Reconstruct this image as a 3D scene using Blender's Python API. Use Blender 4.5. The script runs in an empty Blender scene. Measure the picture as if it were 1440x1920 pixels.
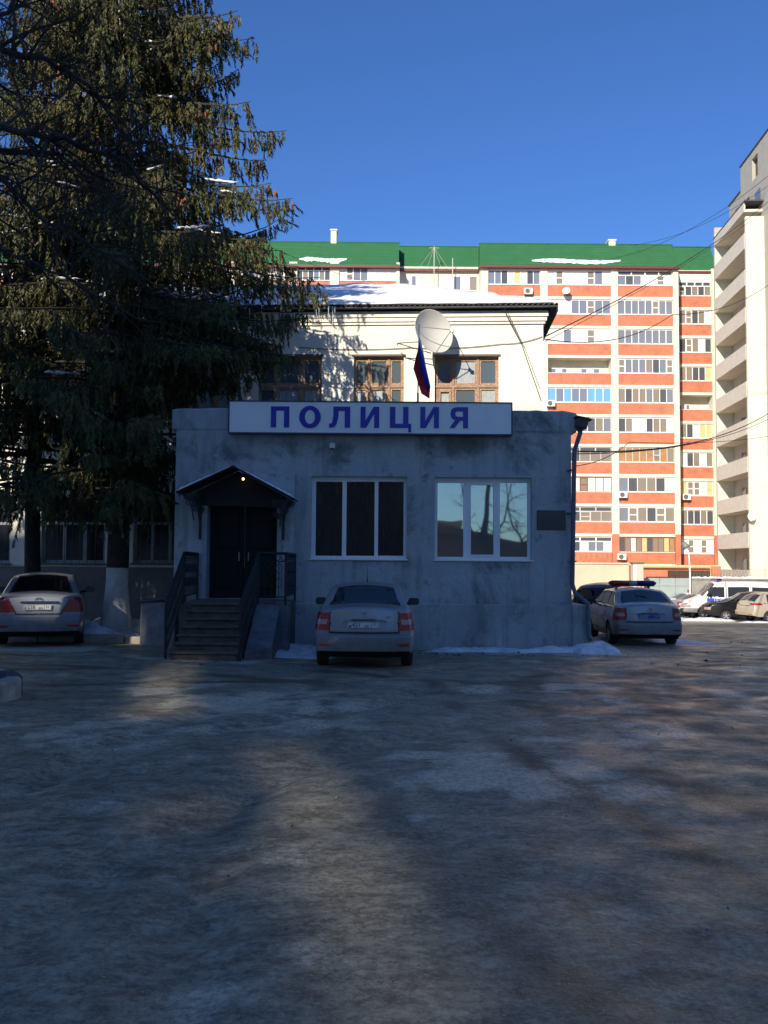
import bpy, math, random
import numpy as np
from mathutils import Vector, Matrix
R = math.radians
sc = bpy.context.scene
col = sc.collection
# ---------------- camera ----------------
F = 1740.0                       # focal length in pixels of the 1440 x 1920 photograph
PITCH = math.atan((1055-960)/F); ROLL = R(0.42)
CZ = 1.55
fwd = Vector((0, math.cos(PITCH), math.sin(PITCH))); up0 = Vector((0, -math.sin(PITCH), math.cos(PITCH))); r0 = Vector((1, 0, 0))
rgt = r0*math.cos(ROLL)+up0*math.sin(ROLL); upv = up0*math.cos(ROLL)-r0*math.sin(ROLL)
cam = bpy.data.cameras.new('camera'); camo = bpy.data.objects.new('camera', cam); col.objects.link(camo)
m = Matrix((rgt, upv, -fwd)).transposed().to_4x4(); m.translation = Vector((0, 0, CZ)); camo.matrix_world = m
cam.sensor_fit = 'VERTICAL'; cam.sensor_height = 24; cam.lens = 24*F/1920; cam.clip_end = 6000; cam.clip_start = .1
sc.camera = camo
sc.render.resolution_x = 768; sc.render.resolution_y = 1024
# ---------------- light ----------------
SUN_AZ, SUN_EL = 25.0, 28.0      # the sun stands behind the camera, to its left
w = bpy.data.worlds.new('World'); sc.world = w; w.use_nodes = True
nt = w.node_tree; bg = nt.nodes['Background']
sky = nt.nodes.new('ShaderNodeTexSky'); sky.sky_type = 'NISHITA'; sky.sun_disc = False
sky.sun_elevation = R(SUN_EL); sky.sun_rotation = R(180+SUN_AZ); sky.altitude = 200; sky.air_density = 1.0; sky.dust_density = .35; sky.ozone_density = 2.0
tint = nt.nodes.new('ShaderNodeMix'); tint.data_type = 'RGBA'; tint.blend_type = 'MULTIPLY'; tint.inputs[0].default_value = 1; tint.inputs[7].default_value = (.50,.835,1.38,1)
nt.links.new(sky.outputs[0], tint.inputs[6]); nt.links.new(tint.outputs[2], bg.inputs[0]); bg.inputs[1].default_value = .090
sl = bpy.data.lights.new('sun', 'SUN'); sl.energy = 5.0; sl.angle = R(.5); sl.color = (1, .91, .75)
so = bpy.data.objects.new('sun', sl); col.objects.link(so)
ce = math.cos(R(SUN_EL))
SD = Vector((math.sin(R(SUN_AZ))*ce, math.cos(R(SUN_AZ))*ce, -math.sin(R(SUN_EL))))
so.rotation_euler = SD.to_track_quat('-Z', 'Y').to_euler()
sc.view_settings.view_transform = 'Standard'; sc.view_settings.look = 'None'; sc.view_settings.gamma = 1; sc.view_settings.exposure = 0.30

# ---------------- helpers ----------------
def at(px, py, Y):
    d = fwd + rgt*((px-720)/F) + upv*((960-py)/F)
    t = Y/d.y
    return Vector((d.x*t, Y, CZ+d.z*t))
def X(px, Y, py=1050): return at(px, py, Y).x
def Z(py, Y, px=720): return at(px, py, Y).z

def tag(o, label=None, cat=None, group=None, kind=None):
    if label: o['label'] = label
    if cat: o['category'] = cat
    if group: o['group'] = group
    if kind: o['kind'] = kind
    return o
def empty(name, loc=(0, 0, 0), rz=0, label=None, cat=None, group=None):
    o = bpy.data.objects.new(name, None); col.objects.link(o); o.location = loc; o.rotation_euler = (0, 0, rz)
    return tag(o, label, cat, group)
def children(o): return [c for c in bpy.data.objects if c.parent == o]
def copy_tree(o, parent=None):
    c = o.copy(); col.objects.link(c)
    if parent is not None: c.parent = parent
    for ch in children(o): copy_tree(ch, c)
    return c

class MB:
    def __init__(s): s.v = []; s.f = []; s.mi = []; s.cur = 0; s.xf = None
    def _v(s, p):
        if s.xf is not None: p = s.xf @ Vector(p)
        s.v.append((p[0], p[1], p[2])); return len(s.v)-1
    def face(s, pts, mi=None):
        s.f.append([s._v(p) for p in pts]); s.mi.append(s.cur if mi is None else mi)
    def faces(s, pts, fs, mi=None):
        b = len(s.v)
        for p in pts: s._v(p)
        for f in fs: s.f.append([b+i for i in f]); s.mi.append(s.cur if mi is None else mi)
        return s
    def box(s, x0, x1, y0, y1, z0, z1, mi=None):
        s.faces([(x0,y0,z0),(x1,y0,z0),(x1,y1,z0),(x0,y1,z0),(x0,y0,z1),(x1,y0,z1),(x1,y1,z1),(x0,y1,z1)],
                [(0,3,2,1),(4,5,6,7),(0,1,5,4),(1,2,6,5),(2,3,7,6),(3,0,4,7)], mi); return s
    def bbox(s, x0, x1, y0, y1, z0, z1, b=.01, mi=None):      # chamfered box
        xs = (x0, x0+b, x1-b, x1); ys = (y0, y0+b, y1-b, y1); zs = (z0, z0+b, z1-b, z1)
        P = []; ix = {}
        for i in range(4):
            for j in range(4):
                for k in range(4):
                    if sum(q in (0, 3) for q in (i, j, k)) == 1:
                        ix[(i,j,k)] = len(P); P.append((xs[i], ys[j], zs[k]))
        fs = []
        for a, (i) in ((0,0),(0,3)): fs.append([ix[(i,1,1)],ix[(i,2,1)],ix[(i,2,2)],ix[(i,1,2)]][::(-1 if i==0 else 1)])
        for j in (0,3): fs.append([ix[(1,j,1)],ix[(2,j,1)],ix[(2,j,2)],ix[(1,j,2)]][::(1 if j==0 else -1)])
        for k in (0,3): fs.append([ix[(1,1,k)],ix[(2,1,k)],ix[(2,2,k)],ix[(1,2,k)]][::(-1 if k==0 else 1)])
        for I, i in ((0,1),(3,2)):
            for J, j in ((0,1),(3,2)): fs.append([ix[(I,j,1)],ix[(I,j,2)],ix[(i,J,2)],ix[(i,J,1)]][::(1 if (I==0)==(J==0) else -1)])
            for K, k in ((0,1),(3,2)): fs.append([ix[(I,1,k)],ix[(I,2,k)],ix[(i,2,K)],ix[(i,1,K)]][::(1 if (I==0)!=(K==0) else -1)])
        for J, j in ((0,1),(3,2)):
            for K, k in ((0,1),(3,2)): fs.append([ix[(1,J,k)],ix[(2,J,k)],ix[(2,j,K)],ix[(1,j,K)]][::(1 if (J==0)==(K==0) else -1)])
        for I, i in ((0,1),(3,2)):
            for J, j in ((0,1),(3,2)):
                for K, k in ((0,1),(3,2)): fs.append([ix[(I,j,k)],ix[(i,J,k)],ix[(i,j,K)]])
        s.faces(P, fs, mi); return s
    def tube(s, pts, rad, n=6, mi=None, cap=True):
        pts = [Vector(p) for p in pts]; rs = rad if isinstance(rad, (list, tuple)) else [rad]*len(pts)
        rings = []; ref = Vector((.31, .17, .93)); u = None
        for i, p in enumerate(pts):
            t = (pts[min(i+1, len(pts)-1)]-pts[max(i-1, 0)]).normalized()
            if u is None:
                if abs(t.dot(ref)) > .95: ref = Vector((1, 0, 0))
                u = t.cross(ref).normalized()
            else:
                u = (u - t*u.dot(t)).normalized()
            v = t.cross(u)
            rings.append([p+(u*math.cos(2*math.pi*k/n)+v*math.sin(2*math.pi*k/n))*rs[i] for k in range(n)])
        P = [q for r in rings for q in r]; fs = []
        for i in range(len(pts)-1):
            for k in range(n): a, b = i*n+k, i*n+(k+1) % n; fs.append((a, b, b+n, a+n))
        if cap: fs.append(tuple(range(n))[::-1]); fs.append(tuple((len(pts)-1)*n+k for k in range(n)))
        s.faces(P, fs, mi); return s
    def lathe(s, prof, n=24, c=(0,0,0), axis='z', mi=None):
        P = []; fs = []
        for r, h in prof:
            for k in range(n):
                a = 2*math.pi*k/n; x, y = r*math.cos(a), r*math.sin(a)
                P.append((c[0]+x, c[1]+y, c[2]+h) if axis == 'z' else (c[0]+h, c[1]+x, c[2]+y) if axis == 'x' else (c[0]+x, c[1]+h, c[2]+y))
        for i in range(len(prof)-1):
            for k in range(n): a, b = i*n+k, i*n+(k+1) % n; fs.append((a, b, b+n, a+n))
        s.faces(P, fs, mi); return s
    def prism(s, poly, y0, y1, mi=None):          # poly in (x,z), swept along y
        n = len(poly); P = [(x, y0, z) for x, z in poly]+[(x, y1, z) for x, z in poly]
        fs = [tuple(range(n)), tuple(range(n, 2*n))[::-1]]+[((i+1) % n, i, i+n, (i+1) % n+n) for i in range(n)]
        s.faces(P, fs, mi); return s
    def wall(s, x0, x1, z0, z1, y0, y1, holes=(), mi=None):   # wall facing -y with real openings
        xs = sorted({x0, x1, *[h[0] for h in holes], *[h[1] for h in holes]}); zs = sorted({z0, z1, *[h[2] for h in holes], *[h[3] for h in holes]})
        xs = [x for x in xs if x0 <= x <= x1]; zs = [z for z in zs if z0 <= z <= z1]
        nx, nz = len(xs)-1, len(zs)-1
        def solid(i, k):
            if not (0 <= i < nx and 0 <= k < nz): return False
            cx, cz = (xs[i]+xs[i+1])/2, (zs[k]+zs[k+1])/2
            return not any(h[0] < cx < h[1] and h[2] < cz < h[3] for h in holes)
        for i in range(nx):
            for k in range(nz):
                if not solid(i, k): continue
                a, b, c, d = xs[i], xs[i+1], zs[k], zs[k+1]
                s.face([(a,y0,c),(b,y0,c),(b,y0,d),(a,y0,d)], mi); s.face([(b,y1,c),(a,y1,c),(a,y1,d),(b,y1,d)], mi)
                if not solid(i-1, k): s.face([(a,y1,c),(a,y0,c),(a,y0,d),(a,y1,d)], mi)
                if not solid(i+1, k): s.face([(b,y0,c),(b,y1,c),(b,y1,d),(b,y0,d)], mi)
                if not solid(i, k-1): s.face([(a,y1,c),(b,y1,c),(b,y0,c),(a,y0,c)], mi)
                if not solid(i, k+1): s.face([(a,y0,d),(b,y0,d),(b,y1,d),(a,y1,d)], mi)
        return s
    def build(s, name, mats, parent=None, smooth=False, loc=None):
        me = bpy.data.meshes.new(name); me.from_pydata(s.v, [], s.f)
        if not isinstance(mats, (list, tuple)): mats = [mats]
        for m_ in mats: me.materials.append(m_)
        if len(mats) > 1: me.polygons.foreach_set('material_index', s.mi)
        if smooth: me.polygons.foreach_set('use_smooth', [True]*len(s.f))
        me.update()
        o = bpy.data.objects.new(name, me); col.objects.link(o)
        if parent is not None: o.parent = parent
        if loc is not None: o.location = loc
        return o
def np_mesh(name, V, T, mat, parent=None, k=3, smooth=False):
    me = bpy.data.meshes.new(name); V = np.asarray(V, np.float32); T = np.asarray(T, np.int32)
    me.vertices.add(len(V)); me.vertices.foreach_set('co', V.ravel())
    me.loops.add(T.size); me.loops.foreach_set('vertex_index', T.ravel())
    me.polygons.add(len(T)); me.polygons.foreach_set('loop_start', np.arange(0, T.size, k, dtype=np.int32))
    try: me.polygons.foreach_set('loop_total', np.full(len(T), k, np.int32))
    except Exception: pass
    if smooth: me.polygons.foreach_set('use_smooth', np.ones(len(T), bool))
    me.materials.append(mat); me.update(calc_edges=True)
    o = bpy.data.objects.new(name, me); col.objects.link(o)
    if parent is not None: o.parent = parent
    return o

# ---------------- materials ----------------
MATS = {}
def mat(name, c1, c2=None, scale=3, rough=.8, bump=0, bscale=None, metal=0, detail=6, stretch=(1,1,1), spec=None, lo=.35, hi=.65, c3=None, s3=.7, lo3=.5, hi3=.7, st3=(1,1,1), coat=0, bdist=.02):
    if name in MATS: return MATS[name]
    M = bpy.data.materials.new(name); M.use_nodes = True; n = M.node_tree.nodes; l = M.node_tree.links
    b = n['Principled BSDF']; b.inputs['Roughness'].default_value = rough; b.inputs['Metallic'].default_value = metal
    if spec is not None: b.inputs['Specular IOR Level'].default_value = spec
    if coat: b.inputs['Coat Weight'].default_value = coat; b.inputs['Coat Roughness'].default_value = .08
    b.inputs['Base Color'].default_value = (*c1, 1)
    tc = n.new('ShaderNodeTexCoord')
    def noise(sc_, st, det):
        mp = n.new('ShaderNodeMapping'); mp.inputs['Scale'].default_value = st; l.new(tc.outputs['Object'], mp.inputs[0])
        t = n.new('ShaderNodeTexNoise'); t.inputs['Scale'].default_value = sc_; t.inputs['Detail'].default_value = det; t.inputs['Roughness'].default_value = .62; l.new(mp.outputs[0], t.inputs[0]); return t
    def ramp(src, a, b_, lo_, hi_):
        r = n.new('ShaderNodeMapRange'); r.inputs[1].default_value = lo_; r.inputs[2].default_value = hi_; l.new(src, r.inputs[0])
        mx = n.new('ShaderNodeMix'); mx.data_type = 'RGBA'; l.new(r.outputs[0], mx.inputs[0])
        for s_, c in ((6, a), (7, b_)):
            if isinstance(c, tuple): mx.inputs[s_].default_value = (*c, 1)
            else: l.new(c, mx.inputs[s_])
        return mx.outputs[2]
    out = None
    if c2 is not None:
        t = noise(scale, stretch, detail); out = ramp(t.outputs[0], c1, c2, lo, hi)
    if c3 is not None:
        t3 = noise(s3, st3, 5); out = ramp(t3.outputs[0], out if out is not None else c1, c3, lo3, hi3)
    if out is not None: l.new(out, b.inputs['Base Color'])
    if bump:
        tb = noise(bscale or scale*4, stretch, 5); bp = n.new('ShaderNodeBump'); bp.inputs['Strength'].default_value = bump; bp.inputs['Distance'].default_value = bdist
        l.new(tb.outputs[0], bp.inputs['Height']); l.new(bp.outputs[0], b.inputs['Normal'])
    MATS[name] = M; return M
def brick_mat(name, c1, c2, mortar, bw=.26, bh=.077, big=.12, ms=.008):
    M = bpy.data.materials.new(name); M.use_nodes = True; n = M.node_tree.nodes; l = M.node_tree.links
    b = n['Principled BSDF']; b.inputs['Roughness'].default_value = .85
    tc = n.new('ShaderNodeTexCoord'); sp = n.new('ShaderNodeSeparateXYZ'); l.new(tc.outputs['Object'], sp.inputs[0])
    ad = n.new('ShaderNodeMath'); l.new(sp.outputs[0], ad.inputs[0]); l.new(sp.outputs[1], ad.inputs[1])
    cb = n.new('ShaderNodeCombineXYZ'); l.new(ad.outputs[0], cb.inputs[0]); l.new(sp.outputs[2], cb.inputs[1])
    t = n.new('ShaderNodeTexBrick'); l.new(cb.outputs[0], t.inputs[0]); t.inputs['Scale'].default_value = 1
    t.inputs['Brick Width'].default_value = bw; t.inputs['Row Height'].default_value = bh; t.inputs['Mortar Size'].default_value = ms; t.inputs['Bias'].default_value = 0
    t.inputs['Color1'].default_value = (*c1, 1); t.inputs['Color2'].default_value = (*c2, 1); t.inputs['Mortar'].default_value = (*mortar, 1)
    nz = n.new('ShaderNodeTexNoise'); nz.inputs['Scale'].default_value = .9; nz.inputs['Detail'].default_value = 8; nz.inputs['Roughness'].default_value = .7; l.new(tc.outputs['Object'], nz.inputs[0])
    mr = n.new('ShaderNodeMapRange'); mr.inputs[1].default_value = .3; mr.inputs[2].default_value = .7; mr.inputs[3].default_value = 1-big*2; mr.inputs[4].default_value = 1+big; l.new(nz.outputs[0], mr.inputs[0])
    mx = n.new('ShaderNodeVectorMath'); mx.operation = 'SCALE'; l.new(t.outputs[0], mx.inputs[0]); l.new(mr.outputs[0], mx.inputs['Scale']); l.new(mx.outputs[0], b.inputs['Base Color'])
    MATS[name] = M; return M
def glass_mat(name, c, rough=.03, spec=.8, wavy=0, metal=0, wscale=1.2):
    M = bpy.data.materials.new(name); M.use_nodes = True; n = M.node_tree.nodes; l = M.node_tree.links
    b = n['Principled BSDF']; b.inputs['Roughness'].default_value = rough; b.inputs['Base Color'].default_value = (*c, 1); b.inputs['Specular IOR Level'].default_value = spec; b.inputs['Metallic'].default_value = metal
    if wavy:
        tc = n.new('ShaderNodeTexCoord'); t = n.new('ShaderNodeTexNoise'); t.inputs['Scale'].default_value = wscale; t.inputs['Detail'].default_value = 1.5; l.new(tc.outputs['Object'], t.inputs[0])
        bp = n.new('ShaderNodeBump'); bp.inputs['Strength'].default_value = wavy; bp.inputs['Distance'].default_value = .05; l.new(t.outputs[0], bp.inputs['Height']); l.new(bp.outputs[0], b.inputs['Normal'])
    MATS[name] = M; return M

def stained(name, c1, c2, stain, streak, amt=.8, smul=1, blobs=()):
    M = bpy.data.materials.new(name); M.use_nodes = True; n = M.node_tree.nodes; l = M.node_tree.links; b = n['Principled BSDF']; b.inputs['Roughness'].default_value = .92
    tc = n.new('ShaderNodeTexCoord')
    def N(s, st, det=8, ro=.65, dist=0):
        mp = n.new('ShaderNodeMapping'); mp.inputs['Scale'].default_value = st; l.new(tc.outputs['Object'], mp.inputs[0])
        t = n.new('ShaderNodeTexNoise'); t.inputs['Scale'].default_value = s*smul; t.inputs['Detail'].default_value = det; t.inputs['Roughness'].default_value = ro; t.inputs['Distortion'].default_value = dist; l.new(mp.outputs[0], t.inputs[0]); return t.outputs[0]
    def MR(src, a, b_, c=0, d=1):
        r = n.new('ShaderNodeMapRange'); r.inputs[1].default_value = a; r.inputs[2].default_value = b_; r.inputs[3].default_value = c; r.inputs[4].default_value = d; l.new(src, r.inputs[0]); return r.outputs[0]
    def MX(f, a, b_):
        mx = n.new('ShaderNodeMix'); mx.data_type = 'RGBA'; l.new(f, mx.inputs[0])
        for s_, c in ((6, a), (7, b_)):
            if isinstance(c, tuple): mx.inputs[s_].default_value = (*c, 1)
            else: l.new(c, mx.inputs[s_])
        return mx.outputs[2]
    c = MX(MR(N(.9, (1,1,1)), .35, .65), c1, c2)
    c = MX(MR(N(9, (1,1,.8), 6, .75), .42, .66, 0, .45), c, tuple(q*.68 for q in c1))
    c = MX(MR(N(2.6, (1.6,1,.16), 7, .65), .50, .66, 0, .7*amt), c, streak)
    big = N(.75, (1,1,.8), 9, .72, .4)
    for bx_, bz_, rx_, rz_ in blobs:       # damp patches at fixed places on the wall
        mp = n.new('ShaderNodeMapping'); mp.inputs['Location'].default_value = (-bx_/rx_, 0, -bz_/rz_); mp.inputs['Scale'].default_value = (1/rx_, 0, 1/rz_); l.new(tc.outputs['Object'], mp.inputs[0])
        ln = n.new('ShaderNodeVectorMath'); ln.operation = 'LENGTH'; l.new(mp.outputs[0], ln.inputs[0])
        ma = n.new('ShaderNodeMath'); l.new(MR(ln.outputs['Value'], 0, 1, .15, 0), ma.inputs[0]); l.new(big, ma.inputs[1]); big = ma.outputs[0]
    c = MX(MR(big, .54, .68, 0, amt), c, stain)
    c = MX(MR(N(2.8, (1,1,.9), 9, .78, .3), .56, .66, 0, .8*amt), c, tuple(q*.8 for q in stain))
    c = MX(MR(N(2.2, (1,1,1), 8, .7), .62, .72, 0, .5), c, tuple(min(1, q*1.25) for q in c1))
    l.new(c, b.inputs['Base Color'])
    bp = n.new('ShaderNodeBump'); bp.inputs['Strength'].default_value = .6; bp.inputs['Distance'].default_value = .02; l.new(N(14, (1,1,1), 8, .7), bp.inputs['Height']); l.new(bp.outputs[0], b.inputs['Normal'])
    MATS[name] = M; return M
PB = [(.53,1.55,.55,.3), (2.55,1.5,.7,.25), (-1.5,4.05,1.3,.4), (1.7,4.1,1.2,.35), (3.3,3.9,.8,.5), (-.3,1.6,.5,.2), (-3.4,3.9,.6,.6), (.5,2.8,.3,.8)]
mPlaster = stained('annex_plaster', (.46,.495,.50), (.36,.39,.40), (.125,.138,.138), (.22,.24,.24), .85, 1, PB)
mPlinth = stained('annex_plinth', (.43,.455,.445), (.33,.355,.35), (.16,.172,.172), (.20,.22,.22), .8)
mCream = mat('house_plaster', (.86,.82,.71), (.77,.73,.62), .9, .9, .2, 25, c3=(.62,.52,.4), s3=.8, lo3=.66, hi3=.8)
mHouseLow = mat('house_plaster_lower', (.40,.37,.31), (.30,.28,.24), .9, .9, .2, 25)
mWhiteP = mat('white_plastic', (.80,.80,.78), rough=.4)
mJamb = mat('white_jamb', (.34,.37,.39), (.24,.27,.29), 3, .8)
mDarkIron = mat('black_iron', (.010,.011,.014), rough=.5)
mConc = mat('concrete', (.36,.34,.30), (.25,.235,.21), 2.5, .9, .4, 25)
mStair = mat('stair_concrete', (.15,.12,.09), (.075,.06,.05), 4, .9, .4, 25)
mTowerShade = brick_mat('silicate_brick_shaded', (.52,.485,.42), (.48,.445,.38), (.40,.37,.32), big=.05)  # darker copy of the tower brick: weak grazing sun painted into the colour
mTowerCream = brick_mat('silicate_brick', (.82,.775,.62), (.76,.715,.56), (.62,.58,.47), big=.06)
mTowerConc = mat('loggia_concrete', (.72,.67,.58), (.62,.58,.50), 2, .9)
mRed = brick_mat('red_brick', (.62,.17,.085), (.52,.13,.065), (.62,.34,.22), big=.14)
mSlab = mat('white_slab', (.80,.76,.66), (.68,.64,.55), 2, .85)
mBlueLet = mat('blue_lettering', (.010,.026,.34), rough=.35)
mSignFace = mat('sign_face', (.82,.84,.82), (.74,.77,.76), 1.1, .35)
mSignFrame = mat('sign_frame', (.03,.045,.10), rough=.4)
mSnow = mat('snow', (.86,.87,.89), (.74,.76,.79), 4, .6, .4, 14)
mDirtySnow = mat('dirty_snow', (.80,.82,.84), (.50,.49,.48), 4, .75, .7, 16, bdist=.05, lo=.42, hi=.7)
mWood = mat('peeling_wood', (.33,.19,.11), (.54,.45,.36), 30, .8, .2, lo=.48, hi=.7)
mSlate = mat('grey_slate_sheet', (.10,.10,.105), (.065,.065,.07), 3, .85)
mBark = mat('spruce_bark', (.055,.045,.036), (.028,.023,.02), 8, .95, .8, 20)
mWhitewash = mat('whitewash', (.70,.68,.62), (.52,.50,.46), 7, .9, .6, 20)
mNeedle = mat('spruce_needles', (.10,.098,.028), (.045,.05,.016), 2.2, .6, c3=(.13,.10,.032), s3=.9, lo3=.5, hi3=.72)
mCone = mat('spruce_cone', (.33,.13,.05), (.24,.09,.035), 12, .8)
mTwig = mat('bare_bark', (.05,.042,.036), (.03,.026,.023), 9, .95)
mTyre = mat('tyre_rubber', (.02,.02,.021), rough=.85)
mRim = mat('rim_metal', (.45,.46,.47), rough=.35, metal=.7)
mBlackPl = mat('black_plastic', (.02,.02,.022), rough=.55)
mUnder = mat('underbody', (.008,.008,.009), rough=.9)
mSeam = mat('panel_gap', (.02,.02,.022), rough=.8)
mChrome = mat('chrome', (.7,.7,.72), rough=.15, metal=1)
mRedLamp = mat('red_lamp', (.30,.012,.012), rough=.18, spec=.8)
mClearLamp = mat('clear_lamp', (.36,.28,.27), rough=.15, spec=.8)
mCarGlass = glass_mat('car_glass', (.006,.007,.009), .04, .6)
mCarGlass2 = glass_mat('car_glass_light', (.03,.035,.045), .04, .8)
mPlate = mat('plate_white', (.62,.62,.60), rough=.5)
mPlateBlue = mat('plate_blue', (.03,.07,.32), rough=.5)
mInk = mat('plate_ink', (.02,.02,.02), rough=.6)
mCable = mat('cable', (.02,.02,.022), rough=.7)
mDarkRoom = mat('dark_interior', (.02,.022,.027), rough=.9)
def paint(name, c, dirt=(.11,.10,.09), metal=.35, rough=.32, coat=.4):
    M = bpy.data.materials.new(name); M.use_nodes = True; n = M.node_tree.nodes; l = M.node_tree.links
    b = n['Principled BSDF']; b.inputs['Metallic'].default_value = metal; b.inputs['Coat Weight'].default_value = coat; b.inputs['Specular IOR Level'].default_value = .5 if coat > .1 else .2
    tc = n.new('ShaderNodeTexCoord'); sp = n.new('ShaderNodeSeparateXYZ'); l.new(tc.outputs['Object'], sp.inputs[0])
    nz = n.new('ShaderNodeTexNoise'); nz.inputs['Scale'].default_value = 5; nz.inputs['Detail'].default_value = 6; l.new(tc.outputs['Object'], nz.inputs[0])
    a = n.new('ShaderNodeMath'); a.operation = 'MULTIPLY_ADD'; a.inputs[1].default_value = .5; l.new(nz.outputs[0], a.inputs[0]); l.new(sp.outputs[2], a.inputs[2])
    mr = n.new('ShaderNodeMapRange'); mr.inputs[1].default_value = .45; mr.inputs[2].default_value = 1.15; mr.inputs[3].default_value = .9; mr.inputs[4].default_value = .08; l.new(a.outputs[0], mr.inputs[0])
    mx = n.new('ShaderNodeMix'); mx.data_type = 'RGBA'; mx.inputs[6].default_value = (*c, 1); mx.inputs[7].default_value = (*dirt, 1); l.new(mr.outputs[0], mx.inputs[0]); l.new(mx.outputs[2], b.inputs['Base Color'])
    m2 = n.new('ShaderNodeMapRange'); m2.inputs[3].default_value = rough; m2.inputs[4].default_value = .8; l.new(mr.outputs[0], m2.inputs[0]); l.new(m2.outputs[0], b.inputs['Roughness'])
    MATS[name] = M; return M
mSilver = paint('dirty_silver_paint', (.32,.33,.34)); mSilver2 = paint('pale_silver_paint', (.30,.315,.33)); mPWhite = paint('dirty_white_paint', (.80,.80,.78), (.45,.41,.34), .0)
mPSilverPol = paint('patrol_silver_paint', (.34,.37,.40)); mPBlue = paint('patrol_blue_paint', (.015,.03,.34), (.03,.04,.16), 0)
mPBlack = paint('black_paint', (.006,.006,.007), (.012,.011,.01), 0, .22, .05); mPBeige = paint('beige_paint', (.50,.43,.32), (.40,.33,.24), .2); mPGrey = paint('grey_paint', (.33,.34,.35))

# ---------------- ground ----------------
_gy = [-60, 0, 10, 15.6, 20.5, 30, 53, 70, 3000]; _gz = [0, 0, -.08, -.20, -.34, -.74, -1.56, -1.8, -2.2]
def gz(x, y):
    z = np.interp(y, _gy, _gz)
    return float(z + min(max(-x-1, 0), 6)*.022*min(max((y-8)/8, 0), 1))
_rs = np.random.RandomState(3); _g = _rs.rand(64, 64)
def vnoise(x, y, f):
    x = x*f; y = y*f; xi = np.floor(x).astype(int); yi = np.floor(y).astype(int); fx = x-xi; fy = y-yi
    fx = fx*fx*(3-2*fx); fy = fy*fy*(3-2*fy); g = lambda a, b: _g[a % 64, b % 64]
    return (g(xi,yi)*(1-fx)+g(xi+1,yi)*fx)*(1-fy)+(g(xi,yi+1)*(1-fx)+g(xi+1,yi+1)*fx)*fy-.5
def axis(segs):
    o = []
    for a, b, st in segs: o += list(np.arange(a, b, st))
    return np.array(o+[segs[-1][1]])
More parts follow.
